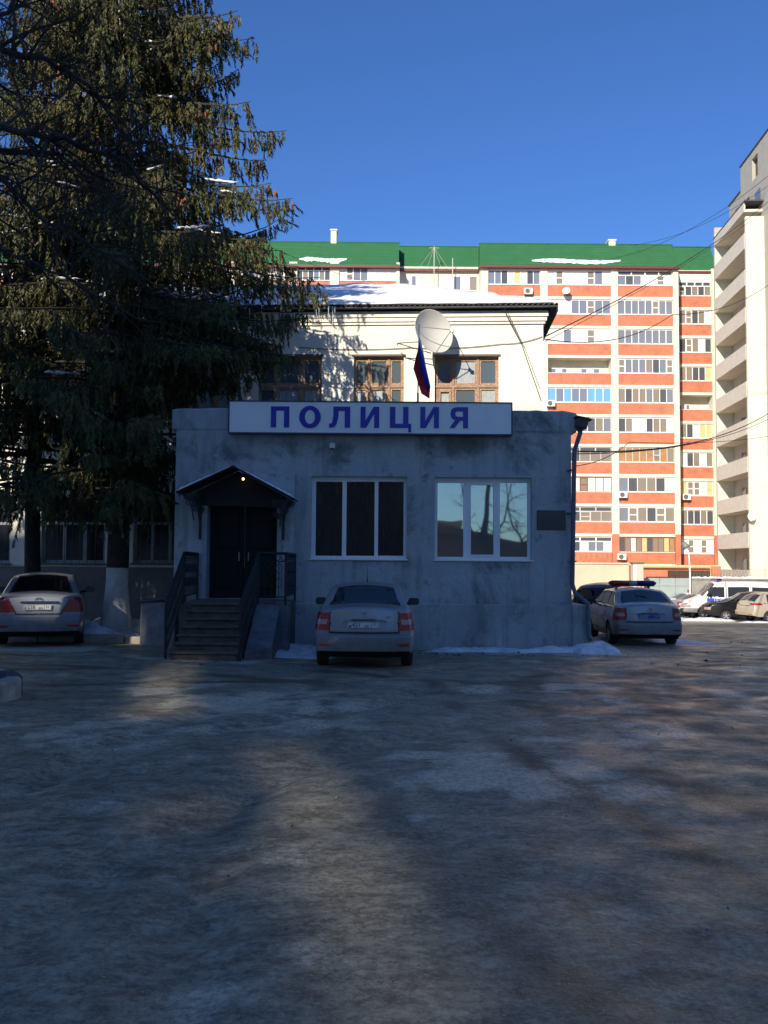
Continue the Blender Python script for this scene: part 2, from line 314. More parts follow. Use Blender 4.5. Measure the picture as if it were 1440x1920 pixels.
def ground():
    xs = axis([(-3000,-200,700),(-200,-40,20),(-40,-12,2),(-12,12,.11),(12,30,.6),(30,60,3),(60,200,20),(200,3000,700)])
    ys = axis([(-3000,-200,700),(-200,-20,20),(-20,1.5,1),(1.5,9,.07),(9,24,.12),(24,60,.5),(60,100,5),(100,300,40),(300,3000,900)])
    XX, YY = np.meshgrid(xs, ys); ZZ = np.interp(YY, _gy, _gz)+np.clip(-XX-1, 0, 6)*.022*np.clip((YY-8)/8, 0, 1)
    A = .55*np.clip(1-np.abs(YY-10)/45, 0, 1)*np.clip(1-np.abs(XX)/30, 0, 1)
    n = vnoise(XX*.7, YY, .35)*.05+vnoise(XX*.6+9, YY+3, 1.1)*.035+vnoise(XX*.8+5, YY+3, 2.7)*.016+vnoise(XX+2, YY, 6)*.009
    # shallow wheel ruts curving in from the right-hand side
    for rr, cx, cy in ((9.0, 7.5, 3.5), (10.6, 7.5, 3.5), (13, 12, 6), (14.5, 12, 6)):
        d = np.abs(np.hypot(XX-cx, YY-cy)-rr); n -= .05*np.exp(-(d/.17)**2)
    ZZ = ZZ+n*np.clip(A*1.6, 0, 1)
    V = np.stack([XX.ravel(), YY.ravel(), ZZ.ravel()], 1); nx = len(xs); ny = len(ys)
    i = (np.arange(ny-1)[:, None]*nx+np.arange(nx-1)[None]).ravel()
    T = np.stack([i, i+1, i+nx+1, i+nx], 1)
    # worn tyre tracks and leftover snow, in plan
    wear = np.zeros_like(XX); snw = np.zeros_like(XX); wob = vnoise(XX, YY, .9)*.35+vnoise(XX+7, YY, 3.1)*.12
    def track(fn, w_=.16, a=1.0):
        d = np.abs(fn(XX, YY)+wob*.5); return a*np.exp(-(d/w_)**2)*np.clip(.75+2.2*vnoise(XX*.5+31, YY, 1.3), 0, 1.2)
    for r_ in (8.2, 9.7, 10.3, 11.8): wear += track(lambda x, y, r_=r_: np.hypot(x-13.5, y-10.5)-r_, .2)*np.clip((XX-.5)/2, 0, 1)
    for r_ in (20, 21.5, 23.2, 24.7): wear += track(lambda x, y, r_=r_: np.hypot(x-2, (y+8))-r_, .17, .8)*np.clip((16-YY)/2, 0, 1)*np.clip((YY-8)/2, 0, 1)
    for r_ in (14, 15.5): wear += track(lambda x, y, r_=r_: np.hypot(x+8, (y-1))-r_, .2, .7)
    for x0_ in (-.9, .6): wear += track(lambda x, y, x0_=x0_: (x-x0_+.012*(y-15)**2*-1), .14, .8)*np.clip((15.5-YY)/3, 0, 1)
    snw = np.clip(vnoise(XX+50, YY, .55)*1.5+vnoise(XX+5, YY, 2.3)*.9+vnoise(XX, YY+9, 6)*.5, 0, 1)*np.clip(1-wear, 0, 1)*1.4
    M = bpy.data.materials.new('icy_asphalt'); M.use_nodes = True; nn = M.node_tree.nodes; l = M.node_tree.links; b = nn['Principled BSDF']
    tc = nn.new('ShaderNodeTexCoord')
    def N(s, st, det=6, dist=0, ro=.6):
        mp = nn.new('ShaderNodeMapping'); mp.inputs['Scale'].default_value = st; l.new(tc.outputs['Object'], mp.inputs[0])
        t = nn.new('ShaderNodeTexNoise'); t.inputs['Scale'].default_value = s; t.inputs['Detail'].default_value = det; t.inputs['Distortion'].default_value = dist; t.inputs['Roughness'].default_value = ro
        l.new(mp.outputs[0], t.inputs[0]); return t.outputs[0]
    def MR(src, a, b_, c=0, d=1):
        r = nn.new('ShaderNodeMapRange'); r.inputs[1].default_value = a; r.inputs[2].default_value = b_; r.inputs[3].default_value = c; r.inputs[4].default_value = d; l.new(src, r.inputs[0]); return r.outputs[0]
    def MX(f, a, b_):
        mx = nn.new('ShaderNodeMix'); mx.data_type = 'RGBA'; l.new(f, mx.inputs[0])
        for s_, c in ((6, a), (7, b_)):
            if isinstance(c, tuple): mx.inputs[s_].default_value = (*c, 1)
            else: l.new(c, mx.inputs[s_])
        return mx.outputs[2]
    c = MX(MR(N(.55, (1,1.3,1), 7, .6), .38, .66), (0.12,0.101,0.061), (0.203,0.176,0.108))
    c = MX(MR(N(2.6, (.85,1.1,1), 9, .4, .72), .47, .70), c, (0.392,0.353,0.239))
    c = MX(MR(N(1.5, (.8,1.1,1), 8, .3, .70), .52, .66), c, (0.069,0.057,0.034))
    c = MX(MR(N(1.1, (.8,1.2,1), 9, .3, .76), .585, .68), c, (0.669,0.62,0.469))
    c = MX(MR(N(7, (.8,1.2,1), 8, .2, .75), .40, .68, 0, .75), c, (0.523,0.474,0.332))
    c = MX(MR(N(5, (1,1,1), 7, .3, .75), .54, .66, 0, .8), c, (0.058,0.05,0.029))
    at_ = nn.new('ShaderNodeAttribute'); at_.attribute_name = 'wear'; c = MX(MR(at_.outputs['Fac'], .12, .75, 0, .85), c, (0.061,0.047,0.025))
    at2 = nn.new('ShaderNodeAttribute'); at2.attribute_name = 'snowy'; a3 = nn.new('ShaderNodeMath'); a3.operation = 'MULTIPLY_ADD'; a3.inputs[1].default_value = 2.2; l.new(N(5, (1,1,1), 8, .2, .8), a3.inputs[0]); l.new(at2.outputs['Fac'], a3.inputs[2]); c = MX(MR(a3.outputs[0], 1.35, 1.75, 0, .8), c, (0.669,0.601,0.428))
    c = MX(MR(N(24, (1,1,1), 6, 0, .8), .46, .60, 0, .6), c, (0.049,0.04,0.025))
    c = MX(MR(N(45, (1,1,1), 5, 0, .8), .54, .64, 0, .5), c, (0.495,0.447,0.316))
    l.new(c, b.inputs['Base Color']); l.new(MR(N(1.8, (1,1,1), 5), .35, .65, .30, .72), b.inputs['Roughness'])
    bp = nn.new('ShaderNodeBump'); bp.inputs['Strength'].default_value = .7; bp.inputs['Distance'].default_value = .035; l.new(N(9, (1,1,1), 8, .1, .72), bp.inputs['Height']); l.new(bp.outputs[0], b.inputs['Normal'])
    g = np_mesh('ground', V, T, M, None, 4, True)
    for nm, arr in (('wear', wear), ('snowy', snw)):
        at_ = g.data.attributes.new(nm, 'FLOAT', 'POINT'); at_.data.foreach_set('value', arr.ravel().astype(np.float32))
    tag(g, 'icy trampled yard of dirty ice and snow', 'ground', kind='structure')
ground()
# ================= police station annex =================
YA = 20.5
def frame_window(parent, name, yf, x0, x1, z0, z1, panes, fm, gm, depth=.07, sub=True, inner=None, gd=.035):
    b = MB(); b.wall(x0, x1, z0, z1, yf, yf+depth, panes)
    fr = b.build(name, fm, parent)
    g = MB()
    for i, p in enumerate(panes): g.box(p[0]-.004, p[1]+.004, yf+gd, yf+gd+.012, p[2]-.004, p[3]+.004, mi=(p[4] if len(p) > 4 else 0))
    g.build('glass', gm, fr)
    return fr
station = empty('police_station', (0, YA, 0), 0, 'single-storey stained blue-grey station block with porch, steps and two wide windows', 'building')
def L(px, py, dy=0): p = at(px, py, YA+dy); return p.x, p.z
ax0, ax1 = at(329, 900, YA).x, at(1071, 900, YA).x
ztop = Z(768, YA); zplinth = Z(1131, YA)
def rect(px0, px1, py0, py1, dy=0):
    a = at(px0, (py0+py1)/2, YA+dy).x; b = at(px1, (py0+py1)/2, YA+dy).x
    pm = (px0+px1)/2; return a, b, at(pm, py1, YA+dy).z, at(pm, py0, YA+dy).z
W1 = rect(583, 763, 893, 1048); W2 = rect(815, 997, 895, 1050); DR = rect(390, 521, 927, 1133); DR = (DR[0], DR[1], .74, DR[3])
b = MB(); b.wall(ax0, ax1, -1.2, ztop-.45, 0, .35, [W1, W2, DR])
b.box(ax0, ax0+.35, .35, 5.6, -1.2, ztop-.45); b.box(ax1-.35, ax1, .35, 5.3, -1.2, ztop-.45)
b.build('wall', mPlaster, station)
b = MB(); b.box(ax0+.36, ax1-.36, .36, 5.3, ztop-.62, ztop-.5); b.build('roof', mSlate, station)
# parapet with a worn uneven top edge
b = MB(); N_ = 60; random.seed(4); xa, xb = at(323, 790, YA).x, at(1081, 790, YA).x
tops = [ztop+random.uniform(-.010, .012) for _ in range(N_+1)]; tops[0] -= .03; tops[-1] -= .05; tops[-2] -= .015
P = []
for i in range(N_+1):
    x = xa+(xb-xa)*i/N_; P += [(x, -.015, ztop-.47), (x, -.015, tops[i]-.03), (x, .01, tops[i]), (x, .36, tops[i]), (x, .36, ztop-.47)]
fs = []
for i in range(N_):
    for k in range(5): a = i*5+k; c = i*5+(k+1) % 5; fs.append((a, a+5, c+5, c))
fs += [(0,1,2,3,4), tuple(N_*5+k for k in (4,3,2,1,0))]
b.faces(P, fs)
b.box(xa, xa+.4, .36, 5.5, ztop-.47, ztop-.02); b.box(xb-.42, xb, .36, 5.2, ztop-.47, ztop-.02)
b.build('parapet', mPlaster, station)
# plinth: slightly proud, projecting past the right-hand corner
px1_ = at(1107, 1170, YA-.25).x
b = MB(); b.bbox(at(540, 1170, YA).x, ax1+.02, -.10, .02, -1.2, zplinth, .02); b.bbox(ax1-.02, px1_, -.22, 1.6, -1.2, zplinth-.01, .03); b.build('plinth', mPlinth, station)
# portal around the door
pr = rect(352, 551, 888, 1133, -.16); b = MB()
b.wall(pr[0], pr[1], -.9, pr[3], -.16, -.002, [(DR[0]+.0, DR[1]-.0, .74, DR[3])]); b.build('portal', mPlaster, station)
b = MB(); b.box(DR[0]-.10, DR[0]+.002, -.19, .3, .74, DR[3]+.02); b.build('door_jamb', mJamb, station); b = MB(); b.box(DR[1]-.002, DR[1]+.10, -.19, .3, .74, DR[3]+.02); b.build('door_jamb', mJamb, station)
mDoor = mat('dark_door', (.003,.003,.004), (.004,.003,.003), 5, .8)
dm = (DR[0]+DR[1])/2
for a, c in ((DR[0], dm-.005), (dm+.005, DR[1])):
    b = MB(); b.box(a+.01, c-.01, .20, .26, .76, DR[3]-.03)
    for z0, z1 in ((.95, 1.7), (1.85, DR[3]-.25)): b.bbox(a+.12, c-.12, .17, .2, z0, z1, .02)
    d = b.build('door', mDoor, station)
    h = MB(); hx = (c-.1 if a < dm-.3 else a+.1); h.tube([(hx, .2, 1.55), (hx, .13, 1.57), (hx, .13, 1.75), (hx, .2, 1.77)], .013); h.build('handle', mChrome, d)
mGlassDark = mat('tinted_window', (.006,.007,.009), (.016,.016,.016), 3, .08, stretch=(5,1,.4), spec=.4)
mGlassMir = glass_mat('mirror_window', (.40,.40,.35), .02, .8, .16, metal=.72, wscale=.55)
def panes(lst, y0, y1):
    o = []
    for a, c in lst:
        r_ = rect(a, c, y0, y1); o.append(r_)
    return o
p1 = panes([(591,641),(649,702),(709,757)], 902, 1042); p2 = panes([(821,870),(884,927),(939,991)], 904, 1044)
p2[1] = (p2[1][0], p2[1][1], p2[1][2]+.05, p2[1][3]-.05)
wf = frame_window(station, 'window', .16, *W1, p1, mWhiteP, mGlassDark); tag(wf, 'left wide white-framed window with dark tinted panes')
c = MB()                                               # a pale blind hanging inside the right-hand pane
wf2 = frame_window(station, 'window', .16, *W2, p2, mWhiteP, mGlassMir); tag(wf2, 'right wide white-framed window reflecting sky, with a casement in the middle')
b = MB(); q = p2[1]; b.wall(q[0]-.035, q[1]+.035, q[2]-.035, q[3]+.035, .135, .158, [q[:4]]); cs = b.build('casement', mWhiteP, wf2)
b = MB(); b.bbox(q[0]-.03, q[0]-.012, .11, .135, (q[2]+q[3])/2-.07, (q[2]+q[3])/2+.03, .004); b.build('handle', mWhiteP, cs)
for W_ in (W1, W2):
    b = MB(); b.bbox(W_[0]-.03, W_[1]+.03, -.05, .17, W_[2]-.03, W_[2]+.002, .006); b.build('window_sill', mWhiteP, station)
    b = MB(); b.box(W_[0]+.005, W_[1]-.005, .5, .52, W_[2], W_[3]); b.build('interior', mDarkRoom, station)
# canopy over the door
canopy = None
cy0 = -.95; pk = at(437, 872, YA+cy0); le = at(330, 921, YA+cy0); re = at(552, 934, YA+cy0)
mCanopy = mat('canopy_metal', (.012,.012,.014), rough=.7)
b = MB(); th = .035
for e in (le, re):
    s_ = 1 if e.x > pk.x else -1
    b.faces([(pk.x,cy0,pk.z),(e.x,cy0,e.z),(e.x,-.14,e.z),(pk.x,-.14,pk.z),(pk.x,cy0,pk.z-th),(e.x,cy0,e.z-th),(e.x,-.14,e.z-th),(pk.x,-.14,pk.z-th)],
            [(0,1,2,3),(4,7,6,5),(0,4,5,1),(3,2,6,7),(1,5,6,2)])
canopy = b.build('canopy', mCanopy, station)
b = MB(); random.seed(8)                               # snow lying on its two slopes
for e in (le, re):
    n = 14; P = []; fs = []
    for i in range(n+1):
        t = .06+.93*i/n; x = pk.x+(e.x-pk.x)*t; z = pk.z+(e.z-pk.z)*t; h = .012+.028*t+random.uniform(-.006,.01)
        if t > .98: h = .006
        P += [(x, cy0+.01, z+.001), (x, cy0+.03, z+h), (x, -.17, z+h+.01), (x, -.17, z+.001)]
    for i in range(n):
        for k in range(3): a = i*4+k; fs.append((a, a+1, a+5, a+4))
    b.faces(P, fs)
b.build('snow', mSnow, canopy)
b = MB()                                               # gable front, tie beam, fringe and curly brackets
zt = min(le.z, re.z)
b.prism([(le.x+.25, le.z+.03), (pk.x, pk.z-th-.02), (re.x-.25, re.z+.05), (re.x-.3, zt-.16), (le.x+.3, zt-.13)], -.22, -.165)
b.build('gable_board', mCanopy, canopy)
b = MB(); random.seed(2)
for e, w_ in ((le, at(378, 1010, YA).x), (re, at(533, 1010, YA).x)):
    d = 1 if e.x < pk.x else -1
    zz = at(440, 1012, YA).z
    b.box(w_-.02, w_+.02, -.24, -.165, zz, e.z)        # wall leg
    b.tube([(e.x+d*.1, cy0+.05, e.z-.05), (e.x+d*.1, -.2, e.z-.05)], .018)
    if d < 0: pass
    for yy in (cy0+.06, -.25):
        pts = [(e.x+d*.12+d*abs(w_-e.x-d*.12)*(t**.7), yy, e.z-.06-.55*t**2.2) for t in [i/10 for i in range(11)]]
        b.tube(pts, .02)
        for k in range(14):
            t = k/14; b.tube([(e.x+d*(.05+.45*t), yy, e.z-.03), (e.x+d*(.05+.45*t), yy, e.z-.07-.07*random.random()-.12*t)], [.013, .004], 4)
        for cx, cz, rr in ((.28, -.22, .10), (.40, -.36, .08), (.2, -.11, .06)):
            b.tube([(e.x+d*(cx+rr*(1-i/22)*math.cos(i*.7)), yy, e.z+cz+rr*(1-i/22)*math.sin(i*.7)) for i in range(20)], .012, 5)
    b.tube([(w_, -.2, zt-.05), (w_-d*.02, cy0+.06, zt+.02)], .016)
    b.build('bracket', mDarkIron, canopy); b = MB()
lp = at(456, 897, YA-.45)
mLamp = bpy.data.materials.new('lit_bulb'); mLamp.use_nodes = True; q_ = mLamp.node_tree.nodes['Principled BSDF']; q_.inputs['Emission Color'].default_value = (1,.55,.18,1); q_.inputs['Emission Strength'].default_value = 5
b = MB(); b.tube([(lp.x, -.45, lp.z+.2), (lp.x, -.45, lp.z+.035)], .014); b.lathe([(.0,.07),(.03,.06),(.045,.02),(.04,.01)], 12, (lp.x, -.45, lp.z)); lh = b.build('lamp_holder', mDarkIron, canopy)
b = MB(); b.lathe([(.001,-.03),(.016,-.026),(.026,-.008),(.024,.008),(.014,.022),(.001,.026)], 12, (lp.x, -.45, lp.z-.01)); tag(b.build('bulb', mLamp, lh, True), 'small lit orange bulb')
# stairs and landing
YS = 16.35-YA
b = MB(); zg = -.2; n = 7; ys0 = YS; rise = (.74-(-.16))/n; run = (18.4-16.35)/n
sx0, sx1 = -3.72, -2.55
for i in range(n-0):
    b.bbox(sx0-.00, sx1-.0, ys0+i*run, ys0+(i+1)*run+.02 if i < n-1 else -2.0, -.6, -.16+rise*(i+1)-.045, .012)
    b.bbox(sx0-.03, sx1+.03, ys0+i*run-.035, ys0+(i+1)*run+.05 if i < n-1 else -2.0, -.16+rise*(i+1)-.043, -.16+rise*(i+1), .01)
b.bbox(-4.05, -1.92, -2.02, -.003, -.7, .735, .012)
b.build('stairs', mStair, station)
b = MB()
b.faces([(sx1+.035,ys0+.6,-.7),(-2.05,ys0+.9,-.7),(-2.05,-2.05,-.7),(sx1+.035,-2.05,-.7),(sx1+.035,ys0+.6,-.12),(-2.05,ys0+.9,-.02),(-2.05,-2.05,.70),(sx1+.035,-2.05,.72)],
        [(0,1,5,4),(1,2,6,5),(4,5,6,7),(2,3,7,6),(3,0,4,7)])
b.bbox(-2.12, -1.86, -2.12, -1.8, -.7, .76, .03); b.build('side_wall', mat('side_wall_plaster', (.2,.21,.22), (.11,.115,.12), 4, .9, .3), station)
def railing(pts, h, nb, scroll=True):
    b = MB()
    for i, p in enumerate(pts):
        b.box(p[0]-.022, p[0]+.022, p[1]-.022, p[1]+.022, p[2]-.03, p[2]+h+.02)
    for p, q in zip(pts, pts[1:]):
        p = Vector(p); q = Vector(q); n = max(2, int((q-p).length/.13))
        for hh, r in ((h, .026), (.12, .014), (h-.16, .012)): b.tube([p+Vector((0,0,hh)), q+Vector((0,0,hh))], r, 6)
        for k in range(1, n):
            c = p.lerp(q, k/n); b.tube([c+Vector((0,0,.12)), c+Vector((0,0,h-.16))], .009, 5)
            d = (q-p).normalized()
            if scroll:
                for s in (-1, 1):
                    for base in (.3, .58):
                        b.tube([c+d*s*(.012+.045*math.sin(math.pi*j/9))+Vector((0,0,base+.2*j/9)) for j in range(10)], .006, 4, cap=False)
        m_ = int((q-p).length/.1)
        for k in range(m_):
            c = p.lerp(q, (k+.5)/m_)+Vector((0,0,h-.08)); d = (q-p).normalized()
            b.tube([c+d*.045*math.cos(j*.63)+Vector((0,0,.06*math.sin(j*.63))) for j in range(11)], .006, 4, cap=False)
    return b
railing([(-3.80, YS-.03, -.16), (-3.93, -2.2, .74), (-4.06, -.2, .74)], .98, 9).build('railing', mDarkIron, station)
railing([(-2.50, YS-.03, -.16), (-2.46, -2.2, .74), (-1.93, -2.15, .74), (-1.93, -.2, .74)], .98, 9).build('railing', mDarkIron, station)
# drain pipe with its hopper
dp = at(1075, 840, YA-.14); b = MB(); pr_ = .052
k1 = at(1088, 812, YA-.14); k2 = at(1077, 845, YA-.14); k3 = at(1073, 1095, YA-.14); k4 = at(1078, 1112, YA-.14); k5 = at(1103, 1132, YA-.34); k6 = at(1105, 1192, YA-.34)
b.tube([(k1.x,-.14,k1.z+.12),(k1.x,-.14,k1.z),(k2.x,-.14,k2.z),(k3.x,-.14,k3.z),(k4.x,-.16,k4.z),(k5.x,-.30,k5.z),(k6.x,-.30,k6.z),(k6.x,-.42,k6.z-.08)], pr_, 10)
for py in (880, 960, 1050): zz = Z(py, YA); b.tube([(dp.x,-.14,zz-.015),(dp.x,-.14,zz+.015)], pr_+.012, 10); b.box(dp.x-.12, dp.x, -.12, .0, zz-.01, zz+.01)
b.build('drainpipe', mat('pipe_zinc', (.11,.13,.18), (.07,.085,.12), 6, .5), station)
b = MB(); b.xf = Matrix.Translation((k1.x+.0, -.16, k1.z+.12)) @ Matrix.Rotation(R(12), 4, 'Y')
b.bbox(-.12, .13, -.12, .12, -.02, .2, .02); b.box(-.17, .19, -.14, .14, .19, .225); b.tube([(0,0,-.02),(0,0,-.1)], [.09,.055], 8); b.build('hopper', mat('hopper_rust', (.05,.05,.055), (.14,.075,.035), 6, .7), station)
# alarm box
p = at(623, 836, YA-.06); a_ = empty('alarm_box', (p.x, YA-.002, p.z), 0, 'small white alarm box on the wall under the blue lettered sign', 'box')
b = MB(); b.bbox(-.06, .06, -.07, 0, -.05, .065, .008); b.build('casing', mWhiteP, a_)
b = MB(); b.box(-.035, .035, -.065, -.01, -.075, -.048); b.build('sounder', mBlackPl, a_)
# memorial plaque
r_ = rect(1007, 1061, 957, 993, -.05); pc = empty('memorial_plaque', ((r_[0]+r_[1])/2, YA-.002, (r_[2]+r_[3])/2), 0, 'black stone plaque with a faint oval portrait beside the right window', 'plaque')
hw, hh = (r_[1]-r_[0])/2, (r_[3]-r_[2])/2
mGranite = mat('black_granite', (.012,.013,.016), (.022,.022,.026), 60, .3)
b = MB(); b.bbox(-hw, hw, -.045, 0, -hh, hh, .008); b.build('slab', mGranite, pc)
b = MB(); b.lathe([(.001,-.003),(.05,-.003),(.06,0)], 16, (0,0,0), 'y'); 
b.v = [(-hw*.55+v[0]*.95, v[1]-.0455, v[2]*1.35+.02) for v in b.v]; b.prism([(-hw*.55-.09,-hh*.78),(-hw*.55+.09,-hh*.78),(-hw*.55+.045,-.06),(-hw*.55-.045,-.06)], -.049, -.0455); b.build('portrait', mat('etched_stone', (.055,.06,.068), (.03,.033,.038), 30, .5), pc)
b = MB(); random.seed(5)
for k in range(4): wl = random.uniform(.10,.15); b.box(hw*.38-wl, hw*.38+wl, -.047, -.0455, hh*.35-k*.055-.006, hh*.35-k*.055+.006)
b.build('inscription', MATS['etched_stone'], pc)
# sign
sa = at(428, 782, YA-.28); sb = at(961, 786, YA-.28); szt = Z(752.5, YA-.28, 700); szb = Z(814.5, YA-.28, 700)
sign = empty('sign', ((sa.x+sb.x)/2, YA-.28, (szt+szb)/2), 0, 'long pale signboard with dark blue capital letters ПОЛИЦИЯ over the window wall', 'sign')
hw, hh = (sb.x-sa.x)/2, (szt-szb)/2
b = MB(); fr = .028; b.wall(-hw, hw, -hh, hh, -.012, .215, [(-hw+fr, hw-fr, -hh+fr, hh-fr)]); b.build('frame', mSignFrame, sign)
b = MB(); b.box(-hw+fr-.002, hw-fr+.002, 0, .02, -hh+fr-.002, hh-fr+.002); b.build('panel', mSignFace, sign)
mpx = YA-.28; s_ = mpx/F
def letter(px0, px1, strokes):
    """strokes: polygons in a unit box 0..1 wide, 0..1 high"""
    p0 = at(px0, 783, mpx).x-sign.location.x; p1 = at(px1, 783, mpx).x-sign.location.x
    pxm = (px0+px1)/2; zb_ = at(pxm, 801.5+(pxm-520)/130*.6, mpx).z-sign.location.z; zt_ = zb_+40.2*s_
    b = MB()
    for i, poly in enumerate(strokes): b.prism([(p0+(p1-p0)*u, zb_+(zt_-zb_)*v) for u, v in poly], -.012-.0003*i, -.001)
    b.build('letter', mBlueLet, sign)
t_ = .29; hv = .20
bar = lambda u0, u1, v0, v1: [(u0,v0),(u1,v0),(u1,v1),(u0,v1)]
PI_ = [bar(0,t_,0,1), bar(1-t_,1,0,1), bar(t_-.01,1-t_+.01,1-hv,1)]
ring = []
for k in range(32):
    a, c = 2*math.pi*k/32, 2*math.pi*(k+1)/32
    ring.append([(.5+.5*math.cos(a), .5+.53*math.sin(a)), (.5+.5*math.cos(c), .5+.53*math.sin(c)), (.5+.235*math.cos(c), .5+.33*math.sin(c)), (.5+.235*math.cos(a), .5+.33*math.sin(a))][::-1])
EL = [bar(.74,1,0,1), bar(.20,.75,1-hv,1), [(.20,1),(.20,.55),(.15,.26),(.10,.19),(0,.19),(0,0),(.14,0),(.27,.05),(.36,.18),(.43,.45),(.46,.82),(.46,1)][::-1]]
II = [bar(0,t_-.02,0,1), bar(.73,1,0,1), [(.26,0),(.30,0),(.74,.68),(.74,1),(.70,1),(.26,.32)]]
TS = [bar(0,.26,0,1), bar(.62,.87,0,1), bar(.255,.625,0,hv), bar(.865,1,-.2,hv), bar(.86,.868,0,hv)]
YA_ = [bar(.73,1,0,1), bar(.45,.735,.80,1), bar(.45,.735,.36,.54), [(.46,1),(.30,.985),(.16,.93),(.09,.84),(.06,.70),(.08,.55),(.15,.45),(.28,.38),(.46,.36),(.46,.54),(.38,.56),(.33,.62),(.32,.69),(.34,.76),(.38,.79),(.46,.80)], [(0,0),(.28,0),(.60,.37),(.33,.42)]]
for a, c, st in ((508,542.5,PI_),(561,601.5,ring),(617,656.6,EL),(676,711,II),(731,771,TS),(788,823,II),(842.5,877.5,YA_)): letter(a, c, st)
# flag
fy = YA+.12; pb = at(783.5, 760, fy); flag = empty('flagpole', (pb.x, fy, ztop-.05), 0, 'thin pole with a limp white, blue and red flag standing on the annex roof', 'flag')
pt = at(785.5, 612, fy); b = MB(); b.tube([(0,0,0),(0,0,.45)], .022, 8); b.tube([(0,0,.45),(pt.x-pb.x,0,pt.z-ztop+.05)], .013, 8); b.build('pole', mat('pole_brown', (.10,.035,.03), rough=.5), flag)
b = MB(); b.tube([(pt.x-pb.x-.0,0,Z(648,fy)-ztop+.05),(pt.x-pb.x,0,pt.z-ztop+.055)], .016, 8); b.lathe([(.001,.03),(.02,.012),(.022,-.008),(.001,-.03)], 8, (pt.x-pb.x,0,pt.z-ztop+.07)); b.build('finial', mWhiteP, flag)
rows = [[(785.5,629),(790,642),(794,660),(799,688),(807,723)], [(785.5,636),(789,650),(794,668),(799,694),(807,726)], [(785.3,643),(785,662),(788,690),(794,712),(806,735)], [(785,650),(780,668),(775,691),(790,738),(805.5,748)]]
NU, NV = 24, 24; rows = np.array(rows, float)
V = []; 
for j in range(NV+1):
    vv = j/NV*3; a = min(int(vv), 2); f_ = vv-a; r4 = rows[a]*(1-f_)+rows[a+1]*f_
    for i in range(NU+1):
        uu = i/NU*4; c_ = min(int(uu), 3); g_ = uu-c_; q_ = r4[c_]*(1-g_)+r4[c_+1]*g_
        dep = .07*math.sin(j/NV*9+i/NU*2)*min(1, i/NU*3)+.03*math.sin(j/NV*21)*(i/NU)
        p = at(q_[0], q_[1], fy+dep); V.append((p.x-pb.x, dep, p.z-ztop+.05))
b = MB(); b.faces(V, []); 
for j in range(NV):
    for i in range(NU):
        a = j*(NU+1)+i; b.f.append([a, a+1, a+NU+2, a+NU+1]); b.mi.append(0 if j < 8 else 1 if j < 16 else 2)
b.build('cloth', [mat('flag_white', (.75,.75,.78), rough=.8), mat('flag_blue', (.03,.05,.50), rough=.8), mat('flag_red', (.58,.02,.03), rough=.8)], flag, True)

# ================= main house behind =================
YH = 26.0; HC = at(1019, 800, YH); HA = R(-3.2)
house = empty('two_storey_house', (HC.x, YH, 0), HA, 'cream plastered two-storey house with snowy slate roof and peeling wooden windows', 'building')
hm = house.matrix_basis.copy(); hm = Matrix.Translation((HC.x, YH, 0)) @ Matrix.Rotation(HA, 4, 'Z'); hinv = hm.inverted()
def hp(px, py, ly=0):
    o = hinv @ Vector((0, 0, CZ)); d = hinv.to_3x3() @ (at(px, py, 10)-Vector((0, 0, CZ)))
    t = (ly-o.y)/d.y; return o.x+d.x*t, o.z+d.z*t
def hrect(a, c, y0, y1, ly=0):
    m_ = (y0+y1)/2; pm = (a+c)/2
    return hp(a, m_, ly)[0], hp(c, m_, ly)[0], hp(pm, y1, ly)[1], hp(pm, y0, ly)[1]
up_w = [(815,935), (663,757), (483,603), (322,440), (168,286), (10,128), (-150,-30)]
holes = []; ups = []
for a, c in up_w: r_ = hrect(a, c, 668, 800); ups.append(r_)
lows = [hrect(a, c, 927, 1056) for a, c in ((250,352), (78,198), (-85,20))]
zmid = hp(300, 905)[1]
zeave = hp(800, 571, -.38)[1]; zwall = zeave-.10
b = MB(); b.wall(-22, 0, -1.5, zwall, 0, .4, ups+lows); b.box(-.4, 0, .4, 11, -1.5, zwall); b.box(-22, -21.6, .4, 11, -1.5, zwall); b.box(-21.6, -.4, 10.6, 11, -1.5, zwall)
b.build('wall', mCream, house)
b = MB(); b.box(-22, -8.0, -.05, -.003, -1.5, lows[0][2]-.12); b.build('plinth', mat('house_plinth', (.20,.19,.18), (.14,.135,.13), 2, .9), house)
b = MB()
for h0, h1, d in ((.02,.18,.13), (.18,.30,.09), (.30,.38,.05)): b.box(-22.05, d, -d, -.002, zwall-h1, zwall-h0)
for h0, h1, d in ((.02,.18,.13), (.18,.30,.09), (.30,.38,.05)): b.box(.002, d, .0, 11, zwall-h1, zwall-h0)
b.build('cornice', mCream, house)
mGlH = glass_mat('old_window_glass', (.10,.13,.14), .12, .6, .2, metal=.12); mGlCur = mat('window_curtain', (.26,.30,.31), (.44,.46,.45), 9, .4, stretch=(6,1,1)); mGlD = glass_mat('shaded_glass', (.02,.022,.025), .08, .5)
